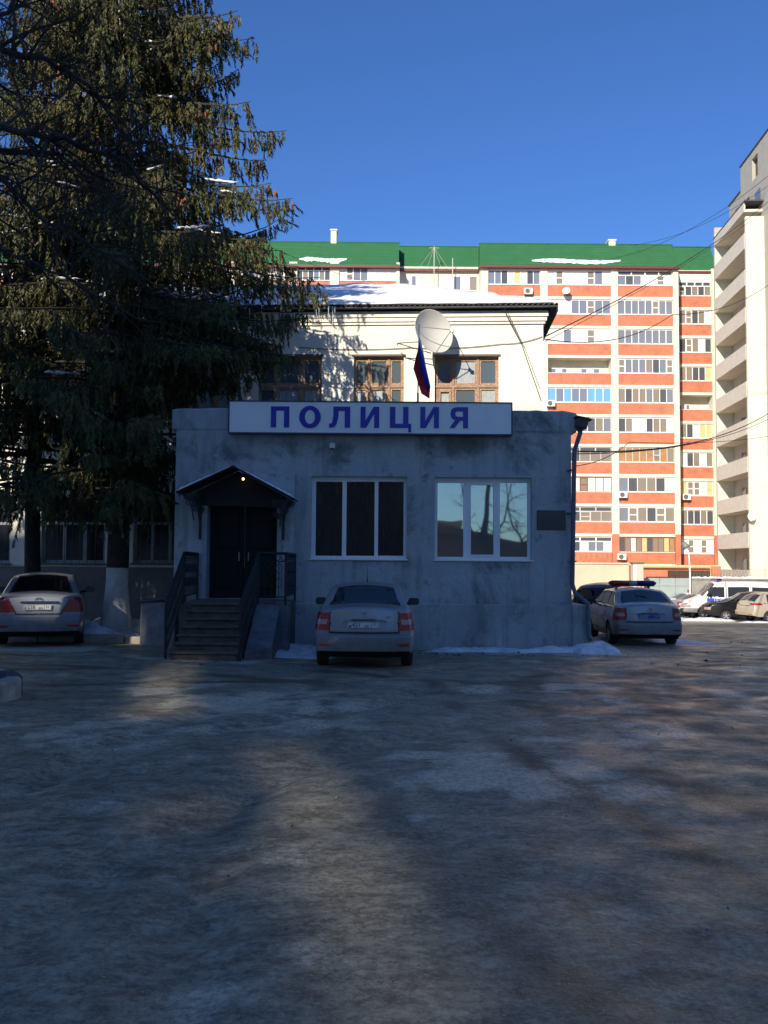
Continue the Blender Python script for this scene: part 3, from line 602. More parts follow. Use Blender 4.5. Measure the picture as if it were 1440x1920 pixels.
def old_window(r_, cols, mid=.42, lowrow=True):
    x0, x1, z0, z1 = r_; fw = .07; b = MB(); W = x1-x0; zt_ = z1-(z1-z0)*mid; ps = []
    cs_ = [0]+cols+[1]
    for a, c in zip(cs_, cs_[1:]):
        xa_, xb_ = x0+W*a, x0+W*c
        ps.append((xa_+fw+.02, xb_-fw-.02, zt_+.10, z1-.12, 0 if random.random() < .8 else 1)); ps.append((xa_+fw+.02, xb_-fw-.02, z0+.1, zt_-.10, random.choice((0,0,1))))
    w_ = frame_window(house, 'window', .12, x0, x1, z0, z1, ps, mWood, [mGlH, mGlCur])
    b.box(x0+.01, x1-.01, .085, .118, zt_-.035, zt_+.035)
    for a in cols: b.box(x0+W*a-.03, x0+W*a+.03, .088, .116, z0+.02, z1-.05)
    b.build('mullion', mWood, w_); b = MB(); b.box(x0-.05, x1+.05, -.04, .02, z1-.0, z1+.05); b.build('lintel', mat('wood_grey', (.16,.13,.11), rough=.9), w_)
random.seed(11)
for i, r_ in enumerate(ups): old_window(r_, [.29,.68] if i != 1 else [.30,.70])
# the small hinged vent pane of the right-hand window
r_ = ups[0]; b = MB(); vx0 = r_[0]+.10; vx1 = r_[0]+(r_[1]-r_[0])*.29-.05; vz1 = r_[3]-(r_[3]-r_[2])*.42-.09; b.wall(vx0, vx1, vz1-.5, vz1, .09, .118, [(vx0+.07, vx1-.07, vz1-.40, vz1-.07)]); b.build('vent_pane', mWood, house)
mFrSh = mat('old_white_frame', (.42,.42,.40), (.3,.3,.29), 5, .8)
for i, r_ in enumerate(lows):
    x0, x1, z0, z1 = r_; W = x1-x0; zt_ = z1-.42*(z1-z0); ps = [(x0+.08, x1-.08, zt_+.04, z1-.09)]+[(x0+W*a+.05, x0+W*c-.05, z0+.09, zt_-.04) for a, c in ((.02,.34),(.34,.66),(.66,.98))]
    w_ = frame_window(house, 'window', .12, x0, x1, z0, z1, ps, mFrSh, [mGlD]); b = MB()
    b.box(x0-.05, x1+.05, -.10, .12, z0-.05, z0-.002); b.build('window_sill', mat('sill_tin', (.09,.09,.09), rough=.6), w_)
    b = MB(); 
    for k in range(7): xx = x0+.12+W*.84*(k+.5)/7+.02; b.tube([(xx, -.03, z0+.0), (xx, -.03, z1-.05)], .008, 4)
    b.build('window_bars', mDarkIron, w_)
# hip roof of corrugated sheets
rid = 5.6; zr = hp(700, 536, rid)[1]; ov = .38
eL, eR = -22.6, ov; rR = hp(775, 540, rid)[0]; rL = -18
def roofz(x, y):
    f = min((y+ov)/(rid+ov), (11+ov-y)/(11+ov-rid), (eR-x)/(eR-rR), (x-eL)/(rL-eL)); return zeave+(zr-zeave)*max(0, min(1, f))
P = []; fs = []; nxr = int((eR-eL)/.0375); ys_ = [-ov, -ov+.05, -.2, .3, 1.2, 2.4, 3.6, 4.6, rid, 7, 9, 11+ov]
for j, y in enumerate(ys_):
    for i in range(nxr+1):
        x = eL+(eR-eL)*i/nxr; P.append((x, y, roofz(x, y)+.032*math.sin(2*math.pi*x/.15)))
NN = len(P); P += [(p[0], p[1], p[2]-.012) for p in P]
for j in range(len(ys_)-1):
    for i in range(nxr): a = j*(nxr+1)+i; fs.append((a, a+1, a+nxr+2, a+nxr+1)); fs.append((NN+a+nxr+1, NN+a+nxr+2, NN+a+1, NN+a))
for i in range(nxr): fs.append((i, NN+i, NN+i+1, i+1))
b = MB(); b.faces(P, fs); rf = b.build('roof', mSlate, house)
b = MB(); b.box(eL+.05, eR-.03, -ov+.03, -.202, zeave-.075, zeave-.045); b.box(.202, eR-.03, -.2, 11+ov, zeave-.055, zeave-.03); b.box(eR-.03, eR-.0, -ov, 11+ov, zeave-.20, zeave-.03); b.build('eave_board', mSlate, house)
# snow sheet on the roof
random.seed(21); P = []; fs = []; dx = .12; nxs = int((eR-.1-eL)/dx); ysn = [-ov, -ov+.04, -ov+.12, -.1, .4, 1, 2, 3, 4, 5, rid, 8, 11]
edge = [.07+.05*math.sin(i*.21)+.04*math.sin(i*.53+1)+random.uniform(-.012,.012) for i in range(nxs+1)]
for j, y in enumerate(ysn):
    for i in range(nxs+1):
        x = eL+.05+(eR-.12-eL)*i/nxs; yy = y+(edge[i] if j < 3 else 0); th_ = [0, .02, .035][j] if j < 3 else .05+.025*math.sin(x*1.7+y*2)+.02*math.sin(x*4.1)
        P.append((x, yy, roofz(x, yy)+.024+th_))
for j in range(len(ysn)-1):
    for i in range(nxs): a = j*(nxs+1)+i; fs.append((a, a+1, a+nxs+2, a+nxs+1))
b = MB(); b.faces(P, fs); b.build('snow', mSnow, rf, True)
# icicles along the tree side of the eave
mIce = mat('ice', (.75,.8,.85), rough=.08, spec=.8)
random.seed(31)
for k in range(14):
    px = random.choice((random.uniform(455, 545), random.uniform(590, 660))); x = hp(px, 575, -ov)[0]; ln = random.uniform(.15, .75)
    b = MB(); b.tube([(x, -ov+.02, zeave-.02), (x+.004, -ov+.02, zeave-.02-ln*.5), (x, -ov+.02, zeave-.02-ln)], [.016, .009, .002], 5); b.build('icicle', mIce, house)
# stain of damp on the plaster under the eave is in the wall material; hanging wires
def cable(name, pts3, r=.012, sag=0, label='', n=14):
    b = MB(); P = []
    for a, c in zip(pts3, pts3[1:]):
        a = Vector(a); c = Vector(c)
        for i in range(n): t = i/n; P.append(a.lerp(c, t)-Vector((0, 0, sag*4*t*(1-t))))
    P.append(Vector(pts3[-1])); b.tube(P, r, 5); o = b.build(name, mCable); tag(o, label, 'cable', 'overhead cables' if name == 'overhead_cable' else None); return o
def wp(px, py, ly=-.03): x, z = hp(px, py, ly); return hm @ Vector((x, ly, z))
cable('wall_cable', [wp(560,651), wp(770,652), wp(940,645), wp(1017,631)], .010, .06, 'thin cable strung along the cream wall under the eave')
cable('hanging_wire', [wp(945,580,-.3), wp(978,645,-.06), wp(1014,750,-.05)], .012, .0, 'dark wire dropping from the right end of the eave')
cable('hanging_wire', [wp(950,582,-.3), wp(985,655,-.05), wp(1012,728,-.05)], .008, .0, 'thinner of two wires dropping at the house corner')
# satellite dish
dc = at(806, 626, YH-.50); dn = Vector((.52, -.83, .16)).normalized(); dish = empty('satellite_dish', dc, 0, 'large pale satellite dish on the cream wall behind the flag', 'satellite dish')
q = dn.to_track_quat('Z', 'Y').to_matrix().to_4x4(); rad = .62
b = MB(); b.xf = q; prof = [(.001, 0)]+[(rad*i/10, .20*(i/10)**2*rad/.6) for i in range(1, 11)]+[(rad+.015, .21*rad/.6), (rad+.012, .19*rad/.6)]+[(rad*i/10, .20*(i/10)**2*rad/.6-.015) for i in range(10, 0, -1)]+[(.001, -.015)]
b.lathe(prof, 48); b.build('reflector', mat('dish_paint', (.62,.60,.54), (.55,.53,.47), 2, .5), dish, True)
ln_ = Vector((.56, -.62, -.04)); b = MB(); rim = lambda a: (q @ Vector((rad*math.cos(a), rad*math.sin(a), .2)))
for a in range(0, 360, 10): pass
cand = [rim(R(a)) for a in range(0, 360, 5)]
b.tube([min(cand, key=lambda v: v.x), ln_], .012, 6); b.tube([min(cand, key=lambda v: v.z), ln_], .012, 6); b.tube([max(cand, key=lambda v: v.x+v.z*.2), ln_], .012, 6)
b.build('strut', mat('strut_grey', (.25,.24,.22), rough=.5), dish)
b = MB(); b.xf = Matrix.Translation(ln_) @ (-dn).to_track_quat('Z','Y').to_matrix().to_4x4(); b.lathe([(.001,.06),(.045,.06),(.045,0),(.02,-.02),(.02,-.1),(.001,-.1)], 14); b.box(-.03,.03,-.09,-.02,-.09,.0); b.build('receiver', mWhiteP, dish)
b = MB(); wl = Vector((0, .48, -.15)); b.tube([(0,.03,0), (0,.3,-.08), wl], .022, 8); b.tube([wl, (wl.x, wl.y, .2)], .02, 8); b.tube([(-.9,.2,-.22),(-.05,.05,-.2)], .014, 6); b.tube([(-.9,.2,-.22),(0.05,.2,-.5)], .016, 6); b.tube([(-.9,.2,-.22),(-.9,.47,-.22)], .014, 6); b.build('mount', mat('mount_grey', (.14,.13,.12), rough=.6), dish)

# box at the foot of the annex's left side, kerb and flower bed
p0 = at(263, 1160, 19.6); p1_ = at(320, 1160, 19.6); hb = empty('basement_hood', ((p0.x+p1_.x)/2, 19.6, gz(p0.x, 19.6)), 0, 'low whitewashed box with a metal lid left of the entrance steps', 'box')
hw = (p1_.x-p0.x)/2; zt_ = Z(1124, 19.6, 290)-hb.location.z
b = MB(); b.bbox(-hw, hw+.1, -.02, .85, -.3, zt_-.05, .02); b.build('body', mat('hood_plaster', (.34,.33,.31), (.16,.155,.15), 3, .9, .3), hb)
b = MB(); b.faces([(-hw-.04,-.08,zt_-.07),(hw+.12,-.08,zt_+.03),(hw+.12,.9,zt_+.06),(-hw-.04,.9,zt_-.03),(-hw-.04,-.08,zt_-.045),(hw+.12,-.08,zt_+.055),(hw+.12,.9,zt_+.085),(-hw-.04,.9,zt_-.005)], [(0,3,2,1),(4,5,6,7),(0,1,5,4),(1,2,6,5),(2,3,7,6),(3,0,4,7)]); b.build('lid', mSlate, hb)
def heap(name, x0, x1, y0, y1, h, seed, label, m_=None, base=None, res=.07, p=.5, nf=(1.3,3.2), dens=.0):
    nx, ny = max(6, int((x1-x0)/res)), max(6, int((y1-y0)/res)); V = []
    for j in range(ny+1):
        for i in range(nx+1):
            x = x0+(x1-x0)*i/nx; y = y0+(y1-y0)*j/ny; u = i/nx*2-1; v = j/ny*2-1
            e = max(0, 1-abs(u)**4)*max(0, 1-abs(v)**3); nz = float(vnoise(np.array(x+seed), np.array(y+seed*.7), nf[0])+.5*vnoise(np.array(x), np.array(y+seed), nf[1]))+.35*float(vnoise(np.array(x+3), np.array(y+seed), 8.))
            zb_ = (base if base is not None else gz(x, y)); V.append((x, y, zb_-.10+(h*(.65+1.0*nz)+.10)*e**p))
    T = [[j*(nx+1)+i, j*(nx+1)+i+1, (j+1)*(nx+1)+i+1, (j+1)*(nx+1)+i] for j in range(ny) for i in range(nx)]
    o = np_mesh(name, V, T, m_ or mSnow, None, 4, True); tag(o, label, 'snow', kind='stuff'); return o
heap('snow_bank', at(778,1220,20).x, at(1142,1220,19.6).x, 19.55, 20.45, .13, 3, 'low strip of white snow along the foot of the annex wall', mDirtySnow)
heap('snow_bank', at(1105,1220,20).x-.5, at(1145,1220,19.6).x+.25, 19.3, 21.4, .2, 7, 'small snow mound at the right corner of the annex', mDirtySnow)
heap('snow_bank', -2.6, -.9, 17.6, 20.3, .12, 9, 'trampled snow between the steps and the parked saloon', mDirtySnow)
heap('snow_bank', at(1150,1240,20).x, at(1330,1200,26).x, 22.0, 31, .13, 12, 'long dirty snow ridge beside the patrol car', mDirtySnow, res=.15, p=1.2)
# raised bed with kerb round the spruce
mKerb = mat('kerb_whitewash', (.42,.38,.31), (.22,.20,.17), 4, .9, .4, 25)
bed = empty('kerb', (0, 0, 0), 0, 'whitewashed kerbstones edging the snowy bed under the spruce', 'kerb')
xk = [-9.6, -8.5, -7.4, -6.45, -5.55, -5.0]
for i, (a, c) in enumerate(zip(xk, xk[1:])):
    b = MB(); z_ = gz(a, 20.0); dy = .03*(i % 2); b.bbox(a+.02, c-.02, 20.0+dy, 20.16+dy, z_-.3, z_+.17-.02*(i % 3), .02); b.build('kerbstone', mKerb, bed)
heap('snow_bed', -12.5, -4.95, 20.12, 25.9, .52, 15, 'snow lying on the raised bed round the spruce trunk', mDirtySnow, res=.12, p=.35)
# near bed on the left with a rounded painted kerb
nk = empty('painted_kerb', (0,0,0), 0, 'rounded kerb with a black painted stretch at the left edge', 'kerb')
cx, cy, rr = -5.42, 10.95, 1.12
def arc_kerb(a0, a1, m_):
    b = MB(); n = 14; P = []; fs = []
    for i in range(n+1):
        a = R(a0+(a1-a0)*i/n)
        for r_, z_ in ((rr, -.3), (rr+.01, .19), (rr-.03, .23), (rr-.16, .23), (rr-.17, -.3)): P.append((cx+r_*math.cos(a)*1.0, cy+r_*math.sin(a), gz(cx, cy)+z_))
    for i in range(n):
        for k in range(4): q_ = i*5+k; fs.append((q_, q_+5, q_+6, q_+1))
    fs += [(0,1,2,3,4), tuple(n*5+k for k in (4,3,2,1,0))]
    b.faces(P, fs); return b.build('kerbstone', m_, nk)
mBlackKerb = mat('kerb_black', (.03,.032,.04), (.07,.07,.075), 5, .85)
arc_kerb(-88, -42, mKerb); arc_kerb(-41.5, 12, mKerb); arc_kerb(12.5, 50, mBlackKerb); arc_kerb(50.5, 120, mKerb)
heap('snow_mound', cx-1.3, cx+.98, cy-.95, cy+.98, .34, 22, 'snow heaped inside the rounded kerb at the left edge', mDirtySnow, p=.4)

# crumbs of ice and grit lying about the yard
rs_ = np.random.RandomState(77); VV = []; TT = []
def crumbs(n, xr, yr, smin, smax):
    for _ in range(n):
        x = rs_.uniform(*xr); y = yr[0]+(yr[1]-yr[0])*rs_.rand()**1.3; s_ = smin+(smax-smin)*rs_.rand()**3; z = gz(x, y)+s_*.2
        base = len(VV); 
        for k in range(5): a = k*1.2566+rs_.rand()*.6; VV.append((x+s_*math.cos(a)*rs_.uniform(.6,1.1), y+s_*math.sin(a)*rs_.uniform(.6,1.1), z-s_*.5))
        VV.append((x+rs_.uniform(-.3,.3)*s_, y+rs_.uniform(-.3,.3)*s_, z+s_*rs_.uniform(.3,.7)))
        for k in range(5): TT.append((base+k, base+(k+1) % 5, base+5))
crumbs(700, (-5, 6), (3.5, 18), .004, .016); crumbs(260, (-1, 4.6), (18.6, 19.7), .01, .045); crumbs(120, (-4.8, -1), (15.4, 16.3), .008, .04); crumbs(200, (4, 12), (16, 26), .01, .05)
tag(np_mesh('ice_crumbs', VV, TT, mat('grit_and_ice', (.35,.35,.36), (.05,.045,.04), 1.7, .8, lo=.47, hi=.53)), 'small crumbs of ice and grit scattered over the yard', 'ice', kind='stuff')
# ================= red and cream apartment block, far behind =================
YB = 90.0
mGreen = brick_mat('green_metal_roof', (.038,.19,.068), (.032,.165,.06), (.018,.10,.036), .22, .26, .08, .035); mMaroon = mat('maroon_gutter', (.16,.03,.03), rough=.5)
mPvc = mat('pvc_frame', (.88,.87,.84), rough=.4); mBrown = mat('brown_frame', (.28,.10,.04), rough=.6); mThin = mat('thin_steel_frame', (.55,.53,.47), rough=.6)
gA = glass_mat('pane_bluegrey', (.19,.21,.26), .10, .7); gB = glass_mat('pane_brownish', (.25,.215,.18), .12, .5); gC = mat('pane_white_panel', (.86,.84,.80), rough=.5)
gD = mat('pane_curtain', (.68,.63,.56), (.80,.76,.70), 2.5, .7, stretch=(8,1,1)); gE = mat('pane_blue_panel', (.14,.36,.68), rough=.5); gF = mat('pane_wood_panel', (.42,.24,.11), (.34,.18,.08), 3, .6); gG = mat('pane_yellow_curtain', (.66,.50,.24), rough=.7); gH = glass_mat('pane_dark', (.09,.095,.11), .08, .6)
GL = [gA, gB, gC, gD, gE, gF, gG, gH]; KEY = dict(a=0, b=1, w=2, c=3, u=4, o=5, y=6, d=7)
apt = empty('apartment_block', (X(1100, YB), YB, 0), 0, 'tall red and cream brick apartment block with green metal roof and glazed balconies', 'building')
OX = apt.location.x
def br(a, c, y0, y1, Y=YB):
    m_ = (y0+y1)/2; pm = 1150 if a > 900 else (a+c)/2
    return at(a, m_, Y).x-OX, at(c, m_, Y).x-OX, at(pm, y1, Y).z, at(pm, y0, Y).z
z_bot = Z(1007, YB, 1150); z_top = Z(508, YB, 1150); PIT = (z_top-z_bot)/9
def rowz(k): return z_top-PIT*k            # top of the glazing in row k (0 = top)
HW = 1.42                                  # glazing height
cols_x = {}
def colx(a, c, Y=YB): return at(a, 700, Y).x-OX, at(c, 700, Y).x-OX
B0 = colx(915, 1013); B1 = colx(1027, 1146); B2 = colx(1159, 1263); B3 = colx(1274, 1335, 92)
def glazing(x0, x1, z0, z1, y, code, fm, trans=False, fw=.07):
    ps = []; n = len(code); W = (x1-x0)/n
    zt = z1-.42 if trans else z1
    for i, ch in enumerate(code):
        if ch == '|':continue
        a, c = x0+W*i+fw/2, x0+W*(i+1)-fw/2
        if ch == 'v':   # opening pane divided by a transom
            zm = z0+(zt-z0)*.48; ps.append((a+.05, c-.05, zm+.05, zt-.1, 1)); ps.append((a+.05, c-.05, z0+.09, zm-.04, 1))
        else: ps.append((a, c, z0+.06, zt-.06, KEY[ch]))
    if trans:
        for i in range(4): Wt = (x1-x0)/4; ps.append((x0+Wt*i+.06, x0+Wt*(i+1)-.06, zt+.04, z1-.05, 7))
    w_ = frame_window(apt, 'balcony_glazing', y, x0, x1, z0, z1, ps, fm, GL, .10, gd=.04); return w_
rows_ = {
 'B0': {0: ('aadcycda', mPvc, 0)},
 'B1': {0: ('wvwwwvaw', mPvc, 0), 1: ('vwwaavaa', mPvc, 0), 2: ('ccaccvcc', mPvc, 0), 3: None, 4: ('uauaauuu', mPvc, 0), 5: ('waawadba', mPvc, 0), 6: ('bbdbbb', mThin, 1), 7: ('wcbwvwcw', mBrown, 0), 8: ('bbdvbb', mThin, 1), 9: ('cwadwaaw', mPvc, 1)},
 'B2': {0: ('adawwvw', mPvc, 1), 1: ('aaaaavaa', mPvc, 0), 2: ('aaaaaaaa', mPvc, 0), 3: ('vaaabdav', mPvc, 0), 4: ('bdbbabda', mPvc, 0), 5: ('dbwcdbbc', mPvc, 0), 6: ('ooooovob', mThin, 0), 7: ('adbbdw', mPvc, 0), 8: ('avbdvb', mPvc, 0), 9: ('dbcbydbbyo', mBrown, 0)},
 'B3': {0: ('vdbdb', mPvc, 1), 1: ('bvdbc', mPvc, 0), 2: ('dvbwd', mPvc, 0), 3: ('bbddy', mPvc, 0), 4: None, 5: ('bdcyy', mPvc, 0), 6: ('wdbcb', mPvc, 0), 7: ('yvvcy', mPvc, 0), 8: ('bddbd', mPvc, 0), 9: ('wvwvw', mPvc, 0)}}
acs = []
for nm, (x0, x1), yy in (('B0', B0, 0), ('B1', B1, 0), ('B2', B2, 0), ('B3', B3, 2.0)):
    for k in range(10 if nm != 'B0' else 3):
        zt = rowz(k)+(-.10 if nm == 'B3' else 0)
        if nm == 'B3': zt -= .32*(1-k/9)
        spec_ = rows_[nm].get(k, ('aabcdabc', mPvc, 0)) if nm == 'B0' else rows_[nm][k]
        g = .03
        b = MB(); b.box(x0+g, x1-g, yy, yy+.12, zt-PIT+.32, zt-HW-.06); bal = b.build('balcony', mRed, apt)
        b = MB(); b.bbox(x0-.0, x1+.0, yy-.07, yy+1.2, zt-PIT+.04 , zt-PIT+.32, .02); b.build('slab', mSlab, bal)
        b = MB(); b.box(x0+g, x1-g, yy-.05, yy+.16, zt-HW-.055, zt-HW); b.build('sill', mPvc, bal)
        if k == 0: b = MB(); b.box(x0, x1, yy+.02, yy+.3, zt, zt+(.45 if nm != 'B3' else 1.2)); b.build('lintel', mSlab, apt)
        if spec_: glazing(x0+g, x1-g, zt-HW, zt, yy+.02, spec_[0], spec_[1], spec_[2])
        else:
            W = x1-x0
            for f0, f1 in ((.08,.34),(.56,.86)) if nm != 'B3' else ((.06,.42),):
                frame_window(apt, 'window', yy+1.12, x0+W*f0, x0+W*f1, zt-HW-.2, zt-.75, [(x0+W*(f0+(f1-f0)*q_/3)+.05, x0+W*(f0+(f1-f0)*(q_+1)/3)-.05, zt-HW-.15, zt-.8, (0,3,0)[q_]) for q_ in range(3)], mPvc, GL, .06)
# masonry: back walls, piers, ground storey
zr0 = rowz(0)+.45; zfoot = -3
z_red = rowz(8)-HW-1.2
b = MB(); b.box(colx(901,902)[0], colx(1,1271)[1], 1.2, 12, zfoot, zr0); b.box(colx(1,1271)[1]+.002, at(1346,700,92).x-OX, 3.2, 12, zfoot, Z(500,92,1150))
b.box(colx(1,748)[1]+.002, colx(901,902)[0]-.002, 2.0, 12, zfoot, Z(500,92,820)); 
xl0 = at(-60, 600, YB).x-OX; xl1 = colx(748,748)[0]
b.box(xl0, xl1, 1.2, 12, zfoot, zr0); b.build('wall', mTowerCream, apt)
b = MB()
for a, c in ((901, 915), (1013, 1027), (1146, 1159), (1263, 1273)):
    xa_, xb_ = colx(a, c); b.box(xa_, xb_, -.12, 1.2, z_red, zr0)
xa_, xb_ = at(1335,700,92).x-OX, at(1347,700,92).x-OX; b.box(xa_, xb_, 1.85, 3.2, z_red, Z(503,92,1150))
b.build('pier', mTowerCream, apt)
b = MB()
for a, c in ((1013, 1027), (1146, 1159), (1263, 1273)):
    xa_, xb_ = colx(a, c); b.box(xa_, xb_, -.10, 1.2, zfoot, z_red)
b.box(xa_-3, xa_, -.02, .1, zfoot, rowz(9)-PIT+.03)
b.box(colx(901,902)[0], colx(1,1273)[1], .02, .14, zfoot, rowz(9)-PIT+.03); b.box(at(1273,700,92).x-OX, at(1347,700,92).x-OX, 1.98, 2.1, zfoot, rowz(9)-PIT-.1)
xa_, xb_ = at(1335,700,92).x-OX, at(1347,700,92).x-OX; b.box(xa_, xb_, 1.85, 3.2, zfoot, z_red)
b.build('ground_storey', mRed, apt)
b = MB(); dx_ = at(1346.5,700,91.7).x-OX; b.tube([(dx_+.1,1.7,zfoot),(dx_+.1,1.7,zr0-.5)], .09, 6); b.build('drainpipe', mat('pipe_dark', (.10,.06,.05), rough=.7), apt)
# left wing: visible top storey only needs glazing; recess between
def toprow(x0, x1, code, yy, dz=0, fm=mPvc, tr=0, n=3):
    for k in range(n):
        zt = rowz(k)+dz
        b = MB(); b.box(x0, x1, yy, yy+.12, zt-PIT+.32, zt-HW-.06); bal = b.build('balcony', mRed, apt)
        b = MB(); b.bbox(x0-.1, x1+.1, yy-.07, yy+1.2, zt-PIT+.04, zt-PIT+.32, .02); b.build('slab', mSlab, bal)
        glazing(x0, x1, zt-HW, zt, yy+.02, code[k:]+code[:k], fm, tr)
toprow(*colx(555, 617), 'dbdabd', 0, .25, tr=1, n=2); toprow(*colx(634, 742), 'wvaawwww', 0, .25, n=2); toprow(*colx(440, 540), 'wwavwwaw', 0, .25, n=2); toprow(*colx(330, 425), 'wwavwwaw', 0, .25, n=1); toprow(*colx(-40, 60), 'wwavwwaw', 0, .25, n=2)
for a, c, code in ((762, 790, 'cac'), (834, 895, 'cawb')):
    x0, x1 = at(a,530,92).x-OX, at(c,530,92).x-OX; zt = Z(518, 92, 850)
    frame_window(apt, 'window', 1.9, x0, x1, zt-1.5, zt, [(x0+(x1-x0)*q_/len(code)+.06, x0+(x1-x0)*(q_+1)/len(code)-.06, zt-1.44, zt-.06, KEY[code[q_]]) for q_ in range(len(code))], mPvc, GL, .1, gd=.04)
b = MB()
for a, c in ((617, 634), (742, 748), (540, 555), (425, 440)): xa_, xb_ = colx(a, c); b.box(xa_, xb_, -.12, 1.2, zfoot, zr0+.2)
b.build('pier', mTowerCream, apt)
# roofs: steep ribbed green metal, hipped right ends
def roof(px0, px1, pyt, pye, Y, cutr=0, cutl=0):
    x0 = at(px0, pye, Y-.35).x-OX; x1 = at(px1, pye, Y-.35).x-OX; ze = Z(pye, Y-.35, 1150 if px0 > 880 else (px0+px1)/2); D = 2.6
    zt = Z(pyt, Y+D, 1150 if px0 > 880 else (px0+px1)/2); yl = Y-YB
    xt1 = at(px1-cutr, pyt, Y+D).x-OX; xt0 = at(px0, pyt, Y+D).x-OX
    b = MB(); n = int((x1-x0)/.22); 
    for i in range(n):       # ribs standing 3 cm proud
        for s_, e_, h in ((0,.72,0),(.72,1,.035)):
            u0, u1 = (i+s_)/n, (i+e_)/n
            A = [(x0+(x1-x0)*u, yl-.35, ze+h) for u in (u0, u1)]; C = [(xt0+(xt1-xt0)*u, yl+D, zt+h) for u in (u1, u0)]
            b.face(A+C)
            b.face([A[1], (A[1][0], A[1][1], ze+.035-h), (C[0][0], C[0][1], zt+.035-h), C[0]])
    b.face([(x1, yl-.35, ze), (x1, yl+12, ze), (xt1, yl+9, zt), (xt1, yl+D, zt)]); b.face([(xt0, yl+D, zt), (xt1, yl+D, zt), (xt1, yl+9, zt), (xt0, yl+9, zt)])
    b.face([(x0, yl+12, ze), (x0, yl-.35, ze), (xt0, yl+D, zt), (xt0, yl+9, zt)])
    r_ = b.build('roof', mGreen, apt)
    b = MB(); b.box(x0-.05, x1+.08, yl-.50, yl-.352, ze-.20, ze+.02); b.box(x0-.05, x1+.08, yl-.35, yl+.5, ze-.16, ze-.02); b.build('gutter', mMaroon, r_)
    b = MB(); b.tube([(xt0-.1, yl+D, zt+.03), (xt1+.1, yl+D, zt+.03)], .09, 6); b.build('ridge', mGreen, r_)
    return r_, x0, x1, ze, zt, yl, D
rA = roof(-60, 748, 453, 496, YB, 0); rB = roof(748.5, 905, 463, 506, YB+2.2, 0); rC = roof(900, 1273, 459, 500, YB, 14); rD = roof(1262, 1347, 463, 508, YB+2.4, 16)
def roofsnow(ro, px0, px1, f):
    r_, x0, x1, ze, zt, yl, D = ro; b = MB(); random.seed(px0); xa_, xb_ = at(px0, 490, YB).x-OX, at(px1, 490, YB).x-OX; n = 30; P = []; fs = []
    for i in range(n+1):
        u = i/n; x = xa_+(xb_-xa_)*u; hw_ = (.045+.06*random.random())*min(1, 6*u, 6*(1-u)); c_ = f+.03*math.sin(u*7)
        for df, h in ((-hw_, .02), (-hw_*.6, .16), (hw_*.5, .14), (hw_, .02)): q_ = c_+df; P.append((x, yl-.35+(D+.35)*q_, ze+(zt-ze)*q_+h+.03))
    for i in range(n):
        for k in range(3): a = i*4+k; fs.append((a, a+4, a+5, a+1))
    b.faces(P, fs); b.build('snow', mSnow, r_, True)
roofsnow(rC, 998, 1165, .2); roofsnow(rA, 560, 650, .22)
for px, pw in ((627, 11), (1141, 13)):
    x = at(px, 450, YB+4).x-OX; b = MB(); zt = Z(433 if px < 700 else 452, YB+3, px); hw_ = pw*YB/F/2; b.box(x-hw_, x+hw_, 2.5, 3.6, zr0+1, zt-.15); b.box(x-hw_-.08, x+hw_+.08, 2.42, 3.68, zt-.15, zt); b.build('chimney', mTowerCream, apt)
# aerial mast, air conditioners, dishes
p = at(814, 500, 88.5); an = empty('aerial_mast', (at(814, 500, 91.0).x, 91.0, Z(512, 91.0, 814)), 0, 'thin aerial mast with stay wires against the green roof', 'antenna'); 
zt = Z(462, 91.0, 814)-an.location.z; b = MB(); b.tube([(0,0,-6),(0,0,zt)], .045, 6); b.build('mast', mThin, an)
b = MB(); [b.tube([(0,0,zt-.1),(s_*(1.4+.3*abs(s_)),0,zt-2.4)], .012, 4) for s_ in (-1.0,-.5,.5,.9)]; b.tube([(-.5,0,zt-.15),(.5,0,zt-.15)], .03, 4); b.build('stay', mThin, an)
an2 = copy_tree(an); [bpy.data.objects.remove(c_) for c_ in children(an2) if c_.name.startswith('stay')]; an2.location = (at(849, 500, 91.0).x, 91.2, Z(534, 91.2, 849)); an2['label'] = 'shorter of the two thin aerials before the green roof'
acu = empty('air_conditioner', (0,0,0), 0, None, 'air conditioner', 'air conditioners on the apartment balconies')
b = MB(); b.bbox(-.42, .42, -.32, 0, -.30, .30, .03); b.build('casing', mPvc, acu)
b = MB(); b.lathe([(.001,-.012),(.2,-.012),(.235,-.012),(.24,0)], 18, (-.08,-.322,0), 'y'); b.build('fan_grille', mat('fan_grey', (.12,.12,.12), rough=.6), acu)
b = MB(); b.tube([(-.3,-.3,-.33),(-.3,0,-.33),(-.3,0,-.6)], .02, 4); b.tube([(.3,-.3,-.33),(.3,0,-.33),(.3,0,-.6)], .02, 4); b.build('bracket', mDarkIron, acu)
first = True
for px, py, yy, lb in ((990, 547, 90, 'air conditioner under the topmost balcony glazing, left of the others'), (1167, 928, 90, 'air conditioner two rows above the lowest, at the middle balcony column'), (1286, 932, 92, 'air conditioner at the narrow right-hand balcony column'), (1165, 1044, 90, 'lowest air conditioner, above the yard wall'), (1032, 735+22, 90, 'air conditioner under the blue balcony panels')):
    o = acu if first else copy_tree(acu); first = False; o.location = at(px, py, yy-.14); o['label'] = lb
ds = empty('wall_dish', (0,0,0), 0, None, 'satellite dish'); b = MB(); b.xf = Vector((-.35,-.9,.25)).to_track_quat('Z','Y').to_matrix().to_4x4()
b.lathe([(.001,0),(.15,.02),(.3,.07),(.38,.12),(.37,.1),(.15,.0),(.001,-.02)], 20); b.build('reflector', mPvc, ds, True); b = MB(); b.tube([(-.1,-.35,-.3),(0,.05,-.2),(0,.5,-.1)], .025, 5); b.build('arm', mDarkIron, ds)
